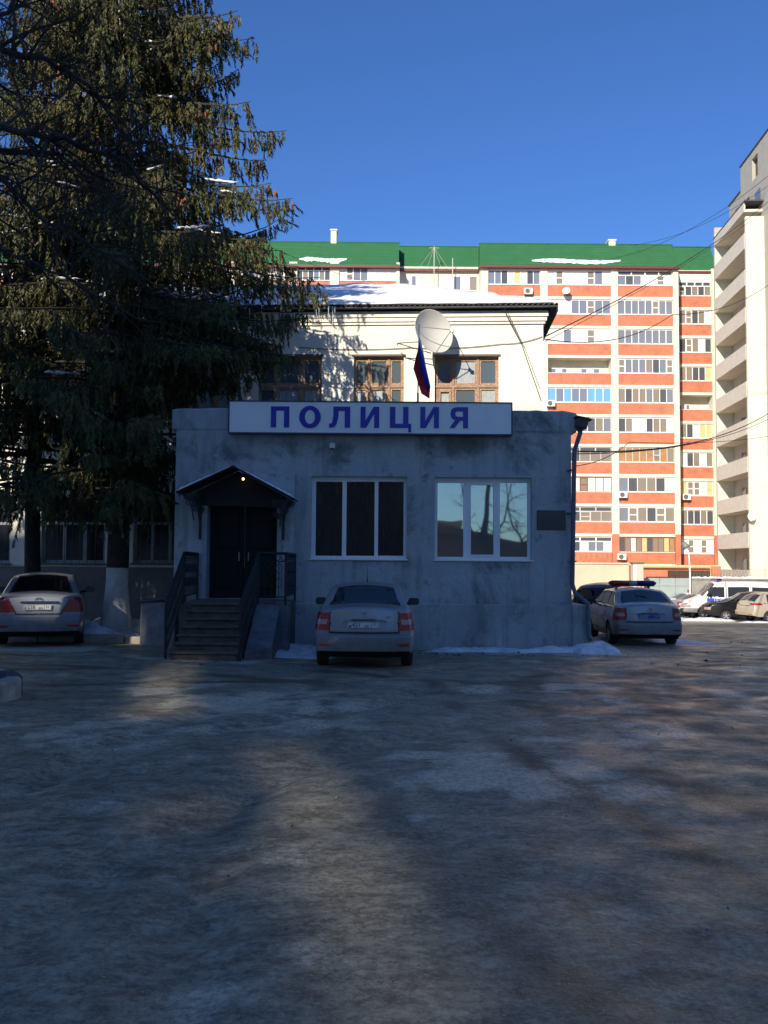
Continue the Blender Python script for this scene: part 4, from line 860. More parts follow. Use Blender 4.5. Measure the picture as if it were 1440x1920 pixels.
ds.location = at(1062, 546, 89.4); ds['label'] = 'small white dish under the top balcony of the red brick block'
d2 = copy_tree(ds); d2.location = at(1408, 970, 78.4); d2.rotation_euler = (0,0,.6); d2['label'] = 'round white dish on the pale brick pillar of the right tower'

# ================= pale brick tower on the right =================
tp = at(1347, 1060, 88); TA = -math.atan(.069)
tw = empty('tower_block', (tp.x, 88, 0), TA, 'pale brick tower block with stacked open loggias along its left side', 'building')
tf = Matrix.Translation((tp.x, 88, 0)) @ Matrix.Rotation(TA, 4, 'Z')
zl0 = Z(1030, 88, 1347); zl9 = Z(463, 88, 1347); pt_ = (zl9-zl0)/9; Wl = 1.55; Dl = 9.0
zpil = Z(408, 79, 1405)
b = MB(); b.box(0, Wl, -.001, .3, -4, zl9+1.9); b.box(Wl, 30, -40, 12, -4, zl9+.9)           # far end wall and the body
b.build('wall', mTowerShade, tw)
b = MB(); b.box(.002, Wl-.002, -.03, -.001, -4, zl9+1.2); b.build('end_wall', mTowerCream, tw)
b = MB(); b.box(0, Wl+.0, -Dl-.32, -Dl, -4, zpil); b.build('pillar', mTowerCream, tw)
for k in range(-1, 10):
    zt = zl0+pt_*k                           # top of the opening = underside of the slab
    zt2 = zt-pt_
    b = MB(); b.box(.0, Wl-.002, -Dl+.001, -.031, zt, zt+.22); sl_ = b.build('loggia_slab', mTowerConc, tw)
    b = MB(); b.box(-.03, .10, -Dl+.002, -.001, zt+.001, zt+1.35 if k < 9 else zt+.8); b.build('parapet', mTowerConc, sl_)
    if k >= 0:
        b = MB(); b.box(Wl-.04, Wl-.003, -3.6, -2.6, zt2+.3, zt2+2.35); b.box(Wl-.04, Wl-.003, -6.6, -5.0, zt2+1.1, zt2+2.35); b.build('loggia_door', gH, tw)
b = MB(); b.box(-.05, Wl+.1, -Dl-.4, .2, zl9+.8, zl9+.92); b.build('coping', mSlate, tw)
# raised parts of the body with their narrow windows
z1 = Z(385, 88, 1375); z2 = Z(308, 84, 1398)
def on_side(px, xl):      # local y of the point of the side plane x = xl seen at pixel column px
    inv = tf.inverted(); o = inv @ Vector((0,0,CZ)); d = inv.to_3x3() @ (at(px, 1060, 10)-Vector((0,0,CZ))); t = (xl-o.x)/d.x; return o.y+d.y*t
ya = on_side(1376, Wl); yb_ = on_side(1398.5, Wl)
def sidehole(a, c, y0, y1): yy0, yy1 = on_side(c, Wl), on_side(a, Wl); dd = (tf @ Vector((Wl, (yy0+yy1)/2, 0))).y; return yy0, yy1, Z(y1, dd, (a+c)/2), Z(y0, dd, (a+c)/2)
hs = [sidehole(1387,1393,392,408), sidehole(1407,1415,372,408), sidehole(1421,1432,293,334)]
b = MB(); b.xf = Matrix.Rotation(R(-90), 4, 'Z')      # wall(): x->-y
def swall(y0, y1, z0, z1):   # side wall facing -x between local y0..y1
    b.wall(-y1, -y0, z0, z1, Wl, Wl+.4, [(-h[1], -h[0], h[2], h[3]) for h in hs])
swall(yb_, ya, zl9+.9, z1); swall(-40, yb_, zl9+.9, z2)
b.xf = None; b.box(Wl+.4, 30, ya-.4, ya, zl9+.9, z1); b.box(Wl+.4, 30, yb_-.4, yb_, zl9+.9, z2); b.box(Wl+.4, 30, -40, yb_-.4, z2-.3, z2-.02); b.build('upper_wall', mTowerShade, tw)
b = MB(); b.box(Wl-.08, Wl+.5, yb_, ya+.06, z1, z1+.12); b.box(Wl-.08, Wl+.5, -40, yb_+.06, z2, z2+.12); b.build('coping', mSlate, tw)
for h in hs:
    b = MB(); b.box(Wl+.30, Wl+.34, h[0], h[1], h[2], h[3]); b.build('window', mat('reveal_brown', (.16,.09,.06), rough=.7), tw)
b = MB()
for yq in np.arange(-38, yb_-3, 4.2):
    for k in range(0, 11): b.box(Wl-.012, Wl-.003, yq, yq+1.5, zl0+pt_*k-2.4, zl0+pt_*k-.9)
b.build('side_windows', gA, tw)

# ================= yard walls, gates, lamp =================
def slab_wall(name, px0, px1, Y, pyt, label, m_, cat='wall', th=.3, coping=None, seg=None, snow=False):
    a = at(px0, pyt, Y); c = at(px1, pyt, Y); t = empty(name, ((a.x+c.x)/2, Y, gz(0, Y)), 0, label, cat); hw_ = (c.x-a.x)/2; h = (Z(pyt, Y, (px0+px1)/2)-t.location.z)
    b = MB(); n = seg or 1
    for i in range(n): b.bbox(-hw_+2*hw_*i/n+.01, -hw_+2*hw_*(i+1)/n-.01, 0, th, -.5, h, .02)
    b.build('panel', m_, t)
    if coping: b = MB(); b.bbox(-hw_-.05, hw_+.05, -.06, th+.06, h+.001, h+.11, .02); b.build('coping', coping, t)
    if snow:
        b = MB(); random.seed(3); n = 60; P = []; fs = []
        for i in range(n+1): x = -hw_+2*hw_*i/n; q_ = .02+.10*random.random(); P += [(x,-.07,h+.11),(x,-.02,h+.12+q_),(x,th,h+.12+q_),(x,th+.05,h+.11)]
        for i in range(n):
            for k in range(3): a_ = i*4+k; fs.append((a_, a_+4, a_+5, a_+1))
        b.faces(P, fs); b.build('snow', mSnow, t)
    return t, hw_, h
def barbed(t, hw_, h, n):
    b = MB(); random.seed(int(hw_*10)); r_ = .27
    pts = [(-hw_+2*hw_*i/(n*9), .1+r_*math.sin(i*.7)*random.uniform(.8,1.1), h+.16+r_*(1+math.cos(i*.7)*random.uniform(.8,1.1))) for i in range(n*9)]
    b.tube(pts, .009, 3, cap=False); b.build('barbed_wire', mat('razor_wire', (.14,.12,.10), rough=.6), t)
mYellowWall = mat('yellowish_concrete', (.66,.58,.42), (.56,.49,.35), .8, .9)
t, hw_, h = slab_wall('garage_wall', 1040, 1180, 59, 1058, 'yellowish concrete garage wall right of the station corner', mYellowWall, 'wall', 3.0, mYellowWall)
barbed(t, hw_, h, 14)
t, hw_, h = slab_wall('gatepost', 1187, 1207, 58, 1057, 'broad pinkish gatepost with a flat green cap', mat('pink_plaster', (.66,.52,.44), rough=.9), 'gatepost', .6, mat('green_cap', (.12,.2,.1), rough=.7))
b = MB(); b.box(-hw_, -hw_+.2, -.03, -.003, 0, h-.1); b.build('white_edge', mPvc, t)
mGate = mat('grey_gate', (.36,.42,.42), (.31,.37,.37), 2, .6)
t, hw_, h = slab_wall('yard_gate', 1207.5, 1296, 60, 1084, 'grey sheet-metal yard gates in three leaves', mGate, 'gate', .06, None, 3)
b = MB(); [b.box(-hw_+.02, hw_-.02, -.03, -.003, zz, zz+.06) for zz in (.5, h-.5)]; b.build('rail', mGate, t)
t, hw_, h = slab_wall('yard_wall', 1297, 1520, 57.5, 1088, 'grey concrete wall topped with snow and coiled wire behind the van', mConc, 'wall', .25, mConc, 5, True)
barbed(t, hw_, h, 40); b = MB(); b.box(-hw_+1.5, -hw_+2.4, -.02, -.003, h-1.3, h-.4); b.build('notice_board', mat('blank_board', (.62,.58,.5), rough=.8), t)
t, hw_, h = slab_wall('low_outbuilding', 1200, 1352, 80, 1062, 'low brick outbuilding with dark openings behind the gates', mRed, 'building', 4, mYellowWall)
b = MB(); b.box(-hw_+.5, -hw_+4.2, -.01, -.003, h-1.5, h-.9); b.box(hw_-4.6, hw_-.9, -.01, -.003, h-.9, h-.35); b.build('dark_opening', mat('barred_opening', (.10,.05,.035), (.04,.03,.025), 6, .9), t)
b = MB(); b.tube([(-hw_,-.3,h-.05),(hw_-1,-.3,h-.05),(hw_-1,-.3,h-3.2)], .07, 6); b.build('gas_pipe', mat('gas_pipe_yellow', (.62,.45,.16), rough=.6), t)
p = at(1296, 1085, 57); sl2 = empty('street_lamp', (p.x, 57.2, gz(0,57)), 0, 'slim yard lamp on a white pole behind the gates', 'street lamp')
zt = Z(1026, 57.2, 1290)-sl2.location.z; b = MB(); b.tube([(0,0,-.2),(0,0,2.6),(-.05,0,zt-.6),(-.12,0,zt)], [.06,.05,.04,.03], 6); b.build('pole', mPvc, sl2)
b = MB(); b.xf = Matrix.Translation((-.25,0,zt+.05)) @ Matrix.Rotation(R(-30), 4, 'Y'); b.lathe([(.001,.3),(.12,.28),(.2,.05),(.24,-.12),(.001,-.14)], 14); b.build('lamp_head', mat('lamp_grey', (.2,.2,.19), rough=.5), sl2, True)

# ================= overhead cables =================
def far(px, py, Y): return tuple(at(px, py, Y))
cable('overhead_cable', [far(1076,846,22), far(1452,768,42)], .018, .55, 'thickest overhead cable running from the annex corner to the right', 24)
cable('overhead_cable', [far(1076,851,22), far(1452,780,42)], .013, .42, 'thin overhead cable just under the thick one at the annex corner', 24)
cable('overhead_cable', [far(1076,874,22), far(1180,829,30), far(1452,816,42)], .011, .15, 'lowest thin overhead cable right of the annex', 16)
cable('overhead_cable', [far(1022,636,27), far(1260,590,40), far(1452,526,52)], .016, .5, 'overhead cable leaving the cream house eave towards the tower', 20)
cable('overhead_cable', [far(1022,631,27), far(1452,368,60)], .018, .5, 'steep overhead cable crossing the apartment block to the tower', 24)
cable('overhead_cable', [far(1022,640,27), far(1452,380,60)], .010, .35, 'thin steep overhead cable beneath its thicker neighbour', 24)
cable('overhead_cable', [far(1100,492,70), far(1440,330,60)], .016, 1.2, 'high thin cable against the sky over the green roof', 20)
cable('overhead_cable', [far(1180,460,70), far(1445,345,60)], .014, .8, 'second high thin cable against the sky beside the tower', 20)
cable('overhead_cable', [far(455,440,30), far(700,530,60)], .010, .2, 'faint thin cable from the spruce towards the green roof', 12)

# ================= unseen thin screens added behind the camera to throw the long shade =================
YO = -35.0; SH = math.tan(R(SUN_EL))/math.cos(R(SUN_AZ)); TX = math.tan(R(SUN_AZ))
def back(x, y, z): return x-TX*(y-YO), z+SH*(y-YO)
def gap(x, y, w_, h, z=None):      # hole in the added screen, in line with the sun and the wanted lit spot
    cx_, cz_ = back(x, y, gz(x, y) if z is None else z); return (cx_-w_/2, cx_+w_/2, cz_-h/2, cz_+h/2)
def spot(px, py):
    Yg = 8.0
    for _ in range(6): Yg = F*(CZ-gz(0, Yg))/(py-1055)
    return at(px, py, Yg).x, Yg
gaps = []
def streak(cl, step):
    y0, y1 = cl[0][1], cl[-1][1]; Yp = None; py = y0
    pts_ = []
    while py <= y1:
        px = np.interp(py, [c[1] for c in cl], [c[0] for c in cl]); w_ = np.interp(py, [c[1] for c in cl], [c[2] for c in cl]); x_, Y_ = spot(px, py); pts_.append((x_, Y_, w_)); py += step*(py-1055)/400
    rj = random.Random(13)
    for i, (x_, Y_, w_) in enumerate(pts_):
        x_ += rj.uniform(-.09, .09); w_ *= rj.uniform(.75, 1.6)
        dY = (pts_[i-1][1]-Y_) if i else (Y_-pts_[1][1]); gaps.append(gap(x_, Y_, w_, dY*SH*rj.uniform(.75, 1.04)))
streak([(522,1395,.16),(560,1460,.22),(612,1550,.36),(655,1640,.36),(715,1740,.33),(775,1850,.27),(825,1960,.20)], 9)
streak([(350,1245,.10),(318,1268,.22),(300,1300,.32),(294,1345,.32)], 6)
streak([(330,1495,.14),(360,1530,.16)], 9); streak([(455,1590,.16),(500,1630,.2)], 9)
gaps += [        gap(-6.05, 21.8, .7, .5, .35), gap(-5.75, 20.0, 1.4, .55, -.05), gap(-5.1, 25.7, .6, .7, 1.1), gap(-7.1, 25.7, .35, .9, 1.0)]
xL = -75; 
z_l = back(-8, 26, 3.0)[1]; z_m = back(-3, 26, 5.75)[1]; z_r = back(16.8, 45, gz(0,45))[1]; x_a = back(-5.0, 26, 0)[0]; x_b = back(4.6, 26, 0)[0]+1.2
shade_screen = empty('apartment_block', (0, YO, 0), 0, 'unseen thin screen added behind the viewpoint, shaped to throw shade and sun patches', 'building')  # stand-in sheets added for shade, pierced where sun patches should fall
def block(x0, x1, z, gp):
    b = MB(); b.wall(x0, x1, -1, z, -.04, .0, gp); b.build('wall', mTowerConc, shade_screen)
g2 = []
def clean(gp, x0, x1, z): return [(max(x0+.01, a), min(x1-.01, c), d, min(e, z-.3)) for a, c, d, e in gp if c > x0 and a < x1]
block(xL, x_a, z_l, clean(gaps, xL, x_a, z_l)); block(x_a, x_b, z_m, clean(gaps, x_a, x_b, z_m)); block(x_b, 2.4, z_r, clean(gaps, x_b, 2.4, z_r)); block(19, 75, 34, [])
# lower houses and bare ground to the right behind the camera, mirrored in the windows
b2 = empty('brick_house', (9, -48, 0), 0, 'low dark house behind the viewpoint, unseen in the picture', 'building')
b = MB(); b.wall(-9, 5, -1, 3.8, 0, .3, [(x_, x_+1.4, z_, z_+1.6) for x_ in (-7.5,-4.5,-1.5,1.5) for z_ in (1.2,)]); b.box(-9, 5, .3, 9, -1, 3.75); b.prism([(-9.4,3.8),(1,3.8),(-4,5.2)], -.4, 9.4); b.build('wall', mat('dark_brick', (.10,.07,.06), rough=.9), b2)
b3 = empty('office_block', (-4, -62, 0), 0, 'grey office block behind the viewpoint, unseen in the picture', 'building')
b = MB(); b.wall(-3, 12, -1, 6.4, 0, .3, [(x_, x_+1.6, z_, z_+1.6) for x_ in (-2,1,4,7) for z_ in (1.2,)]); b.box(-3, 12, .3, 9, -1, 6.3); b.build('wall', mat('office_grey', (.16,.16,.16), rough=.9), b3)
# ================= vehicles =================
def smooth_top(pts, L_, sig):
    ys = np.linspace(0, L_, 600); z = np.interp(ys, [p[0] for p in pts], [p[1] for p in pts]); k = max(1, int(sig/(L_/600)))
    ker = np.exp(-.5*(np.arange(-3*k, 3*k+1)/k)**2); ker /= ker.sum(); zz = np.convolve(np.pad(z, 3*k, mode='edge'), ker, 'valid'); return ys, zz
def shell(P, res):
    L_, W, belt, lean = P['L'], P['W'], P['belt'], P['lean']; ys, zt_ = smooth_top(P['top'], L_, P.get('sig', .045)); nst = int(L_/res)+1; st = np.linspace(0, L_, nst)
    tz = np.interp(st, ys, zt_); ns, na, ntp, nb = max(14, int(1.1/res)), max(4, int(.16/res)), max(8, int(.6/res)), 3
    zb0 = P.get('zb', .2); rings = []; kind = ['b']*nb+['s']*ns+['a']*na+['t']*ntp
    for y, zt in zip(st, tz):
        zb_ = zb0+.10*max(0, 1-y/.5)**2+.04*max(0, 1-(L_-y)/.6)**2
        e = 1-.085*max(0, 1-y/.42)**2.2-P.get('nose', .13)*max(0, 1-(L_-y)/.75)**2
        w_ = W/2*e
        def wside(z):
            if z < .62: return w_*(1-.06*((.62-z)/.4)**2)
            if z < belt: return w_*(1-.075*((z-.62)/(belt-.62))**2)
            return w_*.925-lean*(z-belt)-.02
        crown = P.get('crown', .045); r_ = min(P.get('rad', .09), (zt-zb_)*.4); zs = zt-crown-r_; xe = wside(zs); rx = r_*1.15
        h = [(0+wside(zb_)*i/nb, zb_) for i in range(nb)]
        h += [(wside(zb_+(zs-zb_)*i/ns), zb_+(zs-zb_)*i/ns) for i in range(ns)]
        h += [(xe-rx+rx*math.cos(a), zs+r_*math.sin(a)) for a in [i/na*math.pi/2 for i in range(na)]]
        h += [((xe-rx)*(1-i/ntp), zt-crown*(1-i/ntp)**2) for i in range(ntp+1)]
        rings.append([(x, y, z) for x, z in h]+[(-x, y, z) for x, z in h[-2:0:-1]])
    n = len(rings[0]); V = [list(p) for r_ in rings for p in r_]; Fc = []; nh = nb+ns+na+ntp
    kk = lambda j: kind[j] if j < nh else kind[2*nh-1-j]
    for i in range(nst-1):
        for j in range(n): Fc.append(((i*n+j, i*n+(j+1) % n, (i+1)*n+(j+1) % n, (i+1)*n+j), kk(j)))
    for end, base in ((0, 0), (1, (nst-1)*n)):            # concentric end caps
        zc = (max(V[base+j][2] for j in range(n))+min(V[base+j][2] for j in range(n)))/2; nr = max(5, int(.6/res)); prev = [base+j for j in range(n)]; sg = -1 if end == 0 else 1
        for k in range(1, nr+1):
            t = 1-k/(nr+.0); cur = []
            if k == nr: V.append([0, V[base][1], zc]); cur = [len(V)-1]*n
            else:
                for j in range(n): p = V[base+j]; V.append([p[0]*t, p[1], zc+(p[2]-zc)*t]); cur.append(len(V)-1)
            for j in range(n):
                a, b_, c, d = prev[j], prev[(j+1) % n], cur[(j+1) % n], cur[j]
                f = (a, d, c, b_) if end == 0 else (a, b_, c, d)
                f = tuple(dict.fromkeys(f)); Fc.append((f, 'R' if end == 0 else 'F'))
            prev = cur
    V = np.array(V); wmax = W/2
    # bow the ends in plan, push the bumpers out, rake the tail
    fr = np.clip(1-V[:, 1]/.9, 0, 1)**1.5; ff = np.clip(1-(L_-V[:, 1])/.9, 0, 1)**1.5; xx = np.clip(np.abs(V[:, 0])/wmax, 0, 1)
    V[:, 1] -= fr*P.get('bowr', .13)*(1-xx**2.4); V[:, 1] += ff*P.get('bowf', .22)*(1-xx**2.2)
    sm = lambda a: np.clip(a, 0, 1)**2*(3-2*np.clip(a, 0, 1))
    V[:, 1] -= fr*P.get('bump', .07)*sm((P.get('bz', .62)-V[:, 2])/.05)*sm((V[:, 2]-.22)/.12); V[:, 1] += ff*.06*sm((.55-V[:, 2])/.06)
    V[:, 1] += fr*P.get('rake', .18)*np.clip(V[:, 2]-.66, 0, 2); 
    return V, Fc
def make_body(root, P, res, classify, mats):
    V, Fc = shell(P, res); groups = {}
    for f, k in Fc:
        c = V[list(f)].mean(0); lab = classify(c[0], c[1], c[2], k)
        if lab is None: continue
        groups.setdefault(lab, []).append(f)
    parts = {}
    for lab, fs in groups.items():
        nm, _, mk = lab.partition(':'); parts.setdefault(nm, []).append((mk, fs))
    out = {}
    for nm, lst in parts.items():
        b = MB(); remap = {}; ml = []
        for mi, (mk, fs) in enumerate(lst):
            ml.append(mats[mk])
            for f in fs:
                g = []
                for i in f:
                    if i not in remap: remap[i] = len(b.v); b.v.append(tuple(V[i]))
                    g.append(remap[i])
                b.f.append(g); b.mi.append(mi)
        real = nm.rstrip('0123456789'); out[nm] = b.build(real, ml, root, True)
    return out
def wheel(root, x, y, r_, w_=.19, spokes=5, rimm=None):
    b = MB(); s_ = 1 if x > 0 else -1
    b.lathe([(r_*.62, -w_/2), (r_*.9, -w_/2), (r_*.985, -w_/2+.03), (r_, -w_/4), (r_, w_/4), (r_*.985, w_/2-.03), (r_*.9, w_/2), (r_*.62, w_/2)], 28, (x, y, r_), 'x'); wl_ = b.build('tyre', mTyre, root, True)
    b = MB(); xo = x+s_*w_/2*.72; b.lathe([(r_*.64, -.02), (r_*.60, .0), (r_*.56, 0), (r_*.56, -.04)], 24, (xo, y, r_), 'x'); b.lathe([(.001, .02), (r_*.18, .015), (r_*.2, -.03)], 12, (xo, y, r_), 'x')
    for k in range(spokes):
        a = 2*math.pi*k/spokes+.3; ca, sa_ = math.cos(a), math.sin(a); P = []
        for rr_, hw_ in ((r_*.12, r_*.10), (r_*.58, r_*.13)):
            for s2 in (-1, 1): P.append((xo+s_*.004, y+ca*rr_-sa_*hw_*s2, r_+sa_*rr_+ca*hw_*s2)); P.append((xo-s_*.03, y+ca*rr_-sa_*hw_*s2, r_+sa_*rr_+ca*hw_*s2))
        b.faces(P, [(0,2,6,4),(0,4,5,1),(2,3,7,6),(4,6,7,5)])
    b.build('rim', rimm or mRim, wl_)
def text_mesh(txt, size, m_, parent, loc, rot, extr=.001, name='lettering', align='CENTER', bold=0):
    cu = bpy.data.curves.new('t', 'FONT'); cu.body = txt; cu.size = size; cu.extrude = extr; cu.align_x = align; cu.align_y = 'CENTER'; cu.offset = bold
    o = bpy.data.objects.new('t', cu); col.objects.link(o); dg = bpy.context.evaluated_depsgraph_get(); me = bpy.data.meshes.new_from_object(o.evaluated_get(dg)); bpy.data.objects.remove(o)
    me.materials.clear(); me.materials.append(m_); r_ = bpy.data.objects.new(name, me); col.objects.link(r_); r_.parent = parent; r_.location = loc; r_.rotation_euler = rot; return r_
def plate(root, y, z, big, small, reg, m_=None, ink=None, x=0, tilt=0):
    b = MB(); b.bbox(x-.26, x+.26, y-.012, y, z-.056, z+.056, .004); p_ = b.build('number_plate', m_ or mPlate, root); ink = ink or mInk
    b = MB(); b.wall(x-.25, x+.25, z-.048, z+.048, y-.0135, y-.0121, [(x-.245, x+.125, z-.043, z+.043), (x+.131, x+.245, z-.043, z+.043)]); b.build('plate_border', ink, p_)
    rr = (R(90), 0, 0)
    text_mesh(small[0], .075, ink, p_, (x-.215, y-.014, z-.012), rr); text_mesh(big, .098, ink, p_, (x-.115, y-.014, z), rr); text_mesh(small[1:], .075, ink, p_, (x+.055, y-.014, z-.012), rr)
    text_mesh(reg, .07, ink, p_, (x+.185, y-.014, z+.008), rr)
    b = MB(); b.box(x-.20, x+.2, y-.02, y+.05, z+.068, z+.095); b.build('plate_lamp', mBlackPl, p_)
def mirror(root, x, y, z, m_):
    s_ = 1 if x > 0 else -1; b = MB(); b.bbox(x-.0 if s_ > 0 else x-.21, x+.21 if s_ > 0 else x, y-.05, y+.07, z-.06, z+.075, .035); b.bbox(min(x-s_*.1, x+s_*.05), max(x-s_*.1, x+s_*.05), y-.02, y+.03, z-.06, z-.01, .01)
    o = b.build('wing_mirror', m_, root, True); b = MB(); xa_, xb_ = (x+.02, x+.19) if s_ > 0 else (x-.19, x-.02); b.box(xa_, xb_, y-.054, y-.051, z-.045, z+.06); b.build('mirror_glass', mCarGlass2, o)
def under(root, P):
    b = MB(); W = P['W']; b.box(-W/2+.10, W/2-.10, .12, P['L']-.2, P.get('zb', .2)-.02, P.get('zb', .2)+.42); b.box(-W/2+.22, W/2-.22, .3, P['L']-.3, .3, .78); b.build('underbody', mUnder, root)
    b = MB(); b.tube([(.45, -.06, .26), (.45, .5, .25)], .025, 8); b.build('exhaust', mUnder, root)
SED = dict(L=4.2, W=1.68, belt=.97, lean=.40, zb=.23, crown=.05, rad=.10, top=[(0,1.0),(.05,1.045),(.45,1.075),(.56,1.085),(1.12,1.36),(1.35,1.415),(1.9,1.43),(2.4,1.40),(3.1,1.03),(3.3,.97),(4.0,.84),(4.2,.72)])
def sedan(name, label, P, paintm, res=.025, police=False, glass=mCarGlass, style='saloon', group=None):
    root = empty(name, (0,0,0), 0, label, 'car', group); L_, W, belt = P['L'], P['W'], P['belt']; r_ = .29; wy = (P.get('wr', .78), P.get('wf', 3.27)); ra = r_+.055
    lz0, lz1 = P.get('lz', (.66, .95)); zseam = lz0-.02; topz = max(t[1] for t in P['top'])
    g0, g1 = P.get('rw', (.56, 1.16)); wx = P.get('lx', .575)
    sy0, sy1 = P.get('sw', (.80, 2.98)); fs0, fs1 = P.get('fs', (2.48, 3.08))
    def cl(x, y, z, k):
        ax = abs(x)
        if k in 'sa' or k == 'b':
            for c in wy:
                if (y-c)**2+(z-r_)**2 < ra*ra and ax > W/2*.55: return None
        tail = k == 'R' or (y < .16)
        if k == 'b': return 'body:under'
        if z < .30 and tail: return 'bumper:bl'
        # tail lamps
        if (k == 'R' or (k in 'sa' and y < P.get('lw', .30))) and lz0 < z < lz1 and ax > wx+P.get('lslope', .0)*(z-lz0):
            m_ = 'tail_lamp1' if x > 0 else 'tail_lamp2'
            u = (z-lz0)/(lz1-lz0)
            if P.get('white', True) and .34 < u < .62 and wx+.035 < ax < wx+.21: return m_+':clear'
            return m_+':red'
        if k == 'R' or (tail and z < zseam):
            if z < zseam and z > zseam-.028 and k == 'R' and ax < wx: return 'body:seam'
            if abs(ax-(wx-.012+P.get('lslope', 0)*(z-lz0))) < .011 and zseam < z < 1.03 and k == 'R': return 'body:seam'
            if z < .45 and .52 < ax < .74 and z > .405 and k in 'Rs' and y < .05: return 'reflector1:red' if x > 0 else 'reflector2:red'
            if z < zseam: return 'bumper:'+P.get('bcol', 'paint')
            return 'body:paint'
        if k == 's' or k == 'a':
            zt = z
            topy = np.interp(y, [t[0] for t in P['top']], [t[1] for t in P['top']])
            if z > belt+.03 and z < topy-.10 and sy0 < y < sy1:
                if z < belt+.045 or z > topy-.115: return 'body:seam'
                for pl in P.get('pil', (1.45, 2.15)):
                    if abs(y-pl) < .035: return 'body:seam'
                return 'side_window%d:glass' % (1 if x > 0 else 2)
            if abs(z-(belt-.02)) < .012 and .5 < y < 3.2: return 'body:seam2'
            if .30 < z < belt:
                for yy in (1.18+.0, 2.12, 3.1):
                    if abs(y-yy) < .012 and z > .36: return 'body:seam'
                if (abs(z-.36) < .012 and 1.18 < y < 3.1): return 'body:seam'
            if .5 < z < .545 and 1.15 < y < 2.85: return 'body:bl' if P.get('strip', True) else 'body:paint'
            if police and .64 < z < .93 and y > .45: return 'body:blue'
            if z < .3: return 'body:bl'
        if k in 'ta' or k == 't':
            if g0 < y < g1 and ax < (W/2*.925-P['lean']*(z-belt))-.17: return 'rear_window:glass'
            if g0-.03 < y < g1+.03 and ax < (W/2*.925-P['lean']*(z-belt))-.14: return 'body:seam'
            if fs0 < y < fs1 and ax < .60: return 'windscreen:glass'
        if k == 'F' or y > L_-.5:
            if .60 < z < .74 and .40 < ax < .82 and (k == 'F' or y > L_-.35): return 'headlamp%d:clear' % (1 if x > 0 else 2)
            if .52 < z < .66 and ax < .34 and k == 'F': return 'grille:bl'
            if .28 < z < .44 and ax < .5 and k == 'F': return 'grille:bl'
        return 'body:paint'
    make_body(root, P, res, cl, dict(paint=paintm, under=mUnder, bl=mBlackPl, red=mRedLamp, clear=mClearLamp, seam=mSeam, seam2=mSeam, glass=glass, blue=mPBlue))
    under(root, P)
    for x_ in (-(W/2-.115), W/2-.115):
        for y_ in wy: wheel(root, x_, y_, r_, spokes=P.get('spokes', 5))
    return root
# --- silver saloon parked nose to the wall ---
c1 = sedan('parked_car', 'dirty silver saloon parked nose first between the steps and the annex windows', SED, mSilver, .018)
mirror(c1, -.80, 2.78, 1.02, mBlackPl); mirror(c1, .80, 2.78, 1.02, mBlackPl)
yb = -.135
plate(c1, yb-.0, .755, '421', 'нук', '31', x=-.01)
def trunk_trim(c, y, z=.835, w_=.37):
    b = MB(); b.tube([(-w_, y, z-.035), (-w_+.03, y-.008, z), (w_-.03, y-.008, z), (w_, y, z-.035)], .014, 6); b.build('chrome_strip', mChrome, c)
    b = MB(); b.tube([(.04*math.cos(a)*1.45, y+.03, z+.085+.04*math.sin(a)) for a in [i*.4 for i in range(17)]], .005, 4); b.tube([(-.03, y+.03, z+.08), (0, y+.03, z+.11), (.03, y+.03, z+.075)], .006, 4); b.build('badge', mChrome, c)
trunk_trim(c1, yb)
b = MB(); b.box(.36, .44, yb+.034, yb+.046, .885, .895); b.box(.37, .43, yb+.034, yb+.046, .872, .879); b.build('badge', mChrome, c1)
b = MB(); b.tube([(0.02, 1.45, 1.425), (0.02, 1.38, 1.55), (0.02, 1.28, 1.74)], [.012,.005,.003], 5); b.build('aerial', mBlackPl, c1)
p = at(684, 1250, 15.62); c1.location = (p.x-.01, 15.4, gz(p.x, 16.2)-.01)
# --- patrol car ---
HAT = dict(SED); HAT.update(L=4.2, top=[(0,1.0),(.05,1.05),(.16,1.08),(.30,1.10),(.85,1.37),(1.05,1.42),(1.9,1.43),(2.4,1.40),(3.1,1.03),(3.3,.97),(4.0,.84),(4.2,.72)], rw=(.27, .86), strip=False, white=True, pil=(1.30, 2.1), sw=(.55, 2.98))
c2 = sedan('patrol_car', 'silver patrol car with blue side stripe and a red-blue light bar at the annex corner', HAT, mPSilverPol, .02, police=True, glass=mCarGlass2)
mirror(c2, -.80, 2.78, 1.02, mBlackPl); mirror(c2, .80, 2.78, 1.02, mBlackPl)
mBluePlInk = mat('plate_blue_ink', (.55,.58,.62), rough=.5)
plate(c2, yb, .755, '0307', 'А ', '31', mPlateBlue, mBluePlInk, x=-.03); trunk_trim(c2, yb)
b = MB(); b.tube([(.06, .34, 1.10), (.03, .50, 1.21), (-.18, .60, 1.25)], .012, 5); b.build('wiper', mBlackPl, c2)
b = MB(); b.tube([(.1, 1.2, 1.43), (.1, 1.15, 1.5)], .01, 5); b.build('aerial', mBlackPl, c2)
lbz = 1.53; lb = empty('light_bar', (0, 1.75, lbz)); lb.parent = c2
def pill(x0, x1, m_, nm, endl=False, endr=False):
    b = MB(); xs_ = [x0, x0+.03, x0+.09] if endl else [x0]; rs = [.02, .05, .068] if endl else [.068]; xs_ += [x1-.09, x1-.03, x1] if endr else [x1]; rs += [.068, .05, .02] if endr else [.068]
    b.xf = Matrix.Diagonal((1, 1.9, 1, 1)); b.tube([(x_, 0, 0) for x_ in xs_], rs, 14); b.build(nm, m_, lb, True)
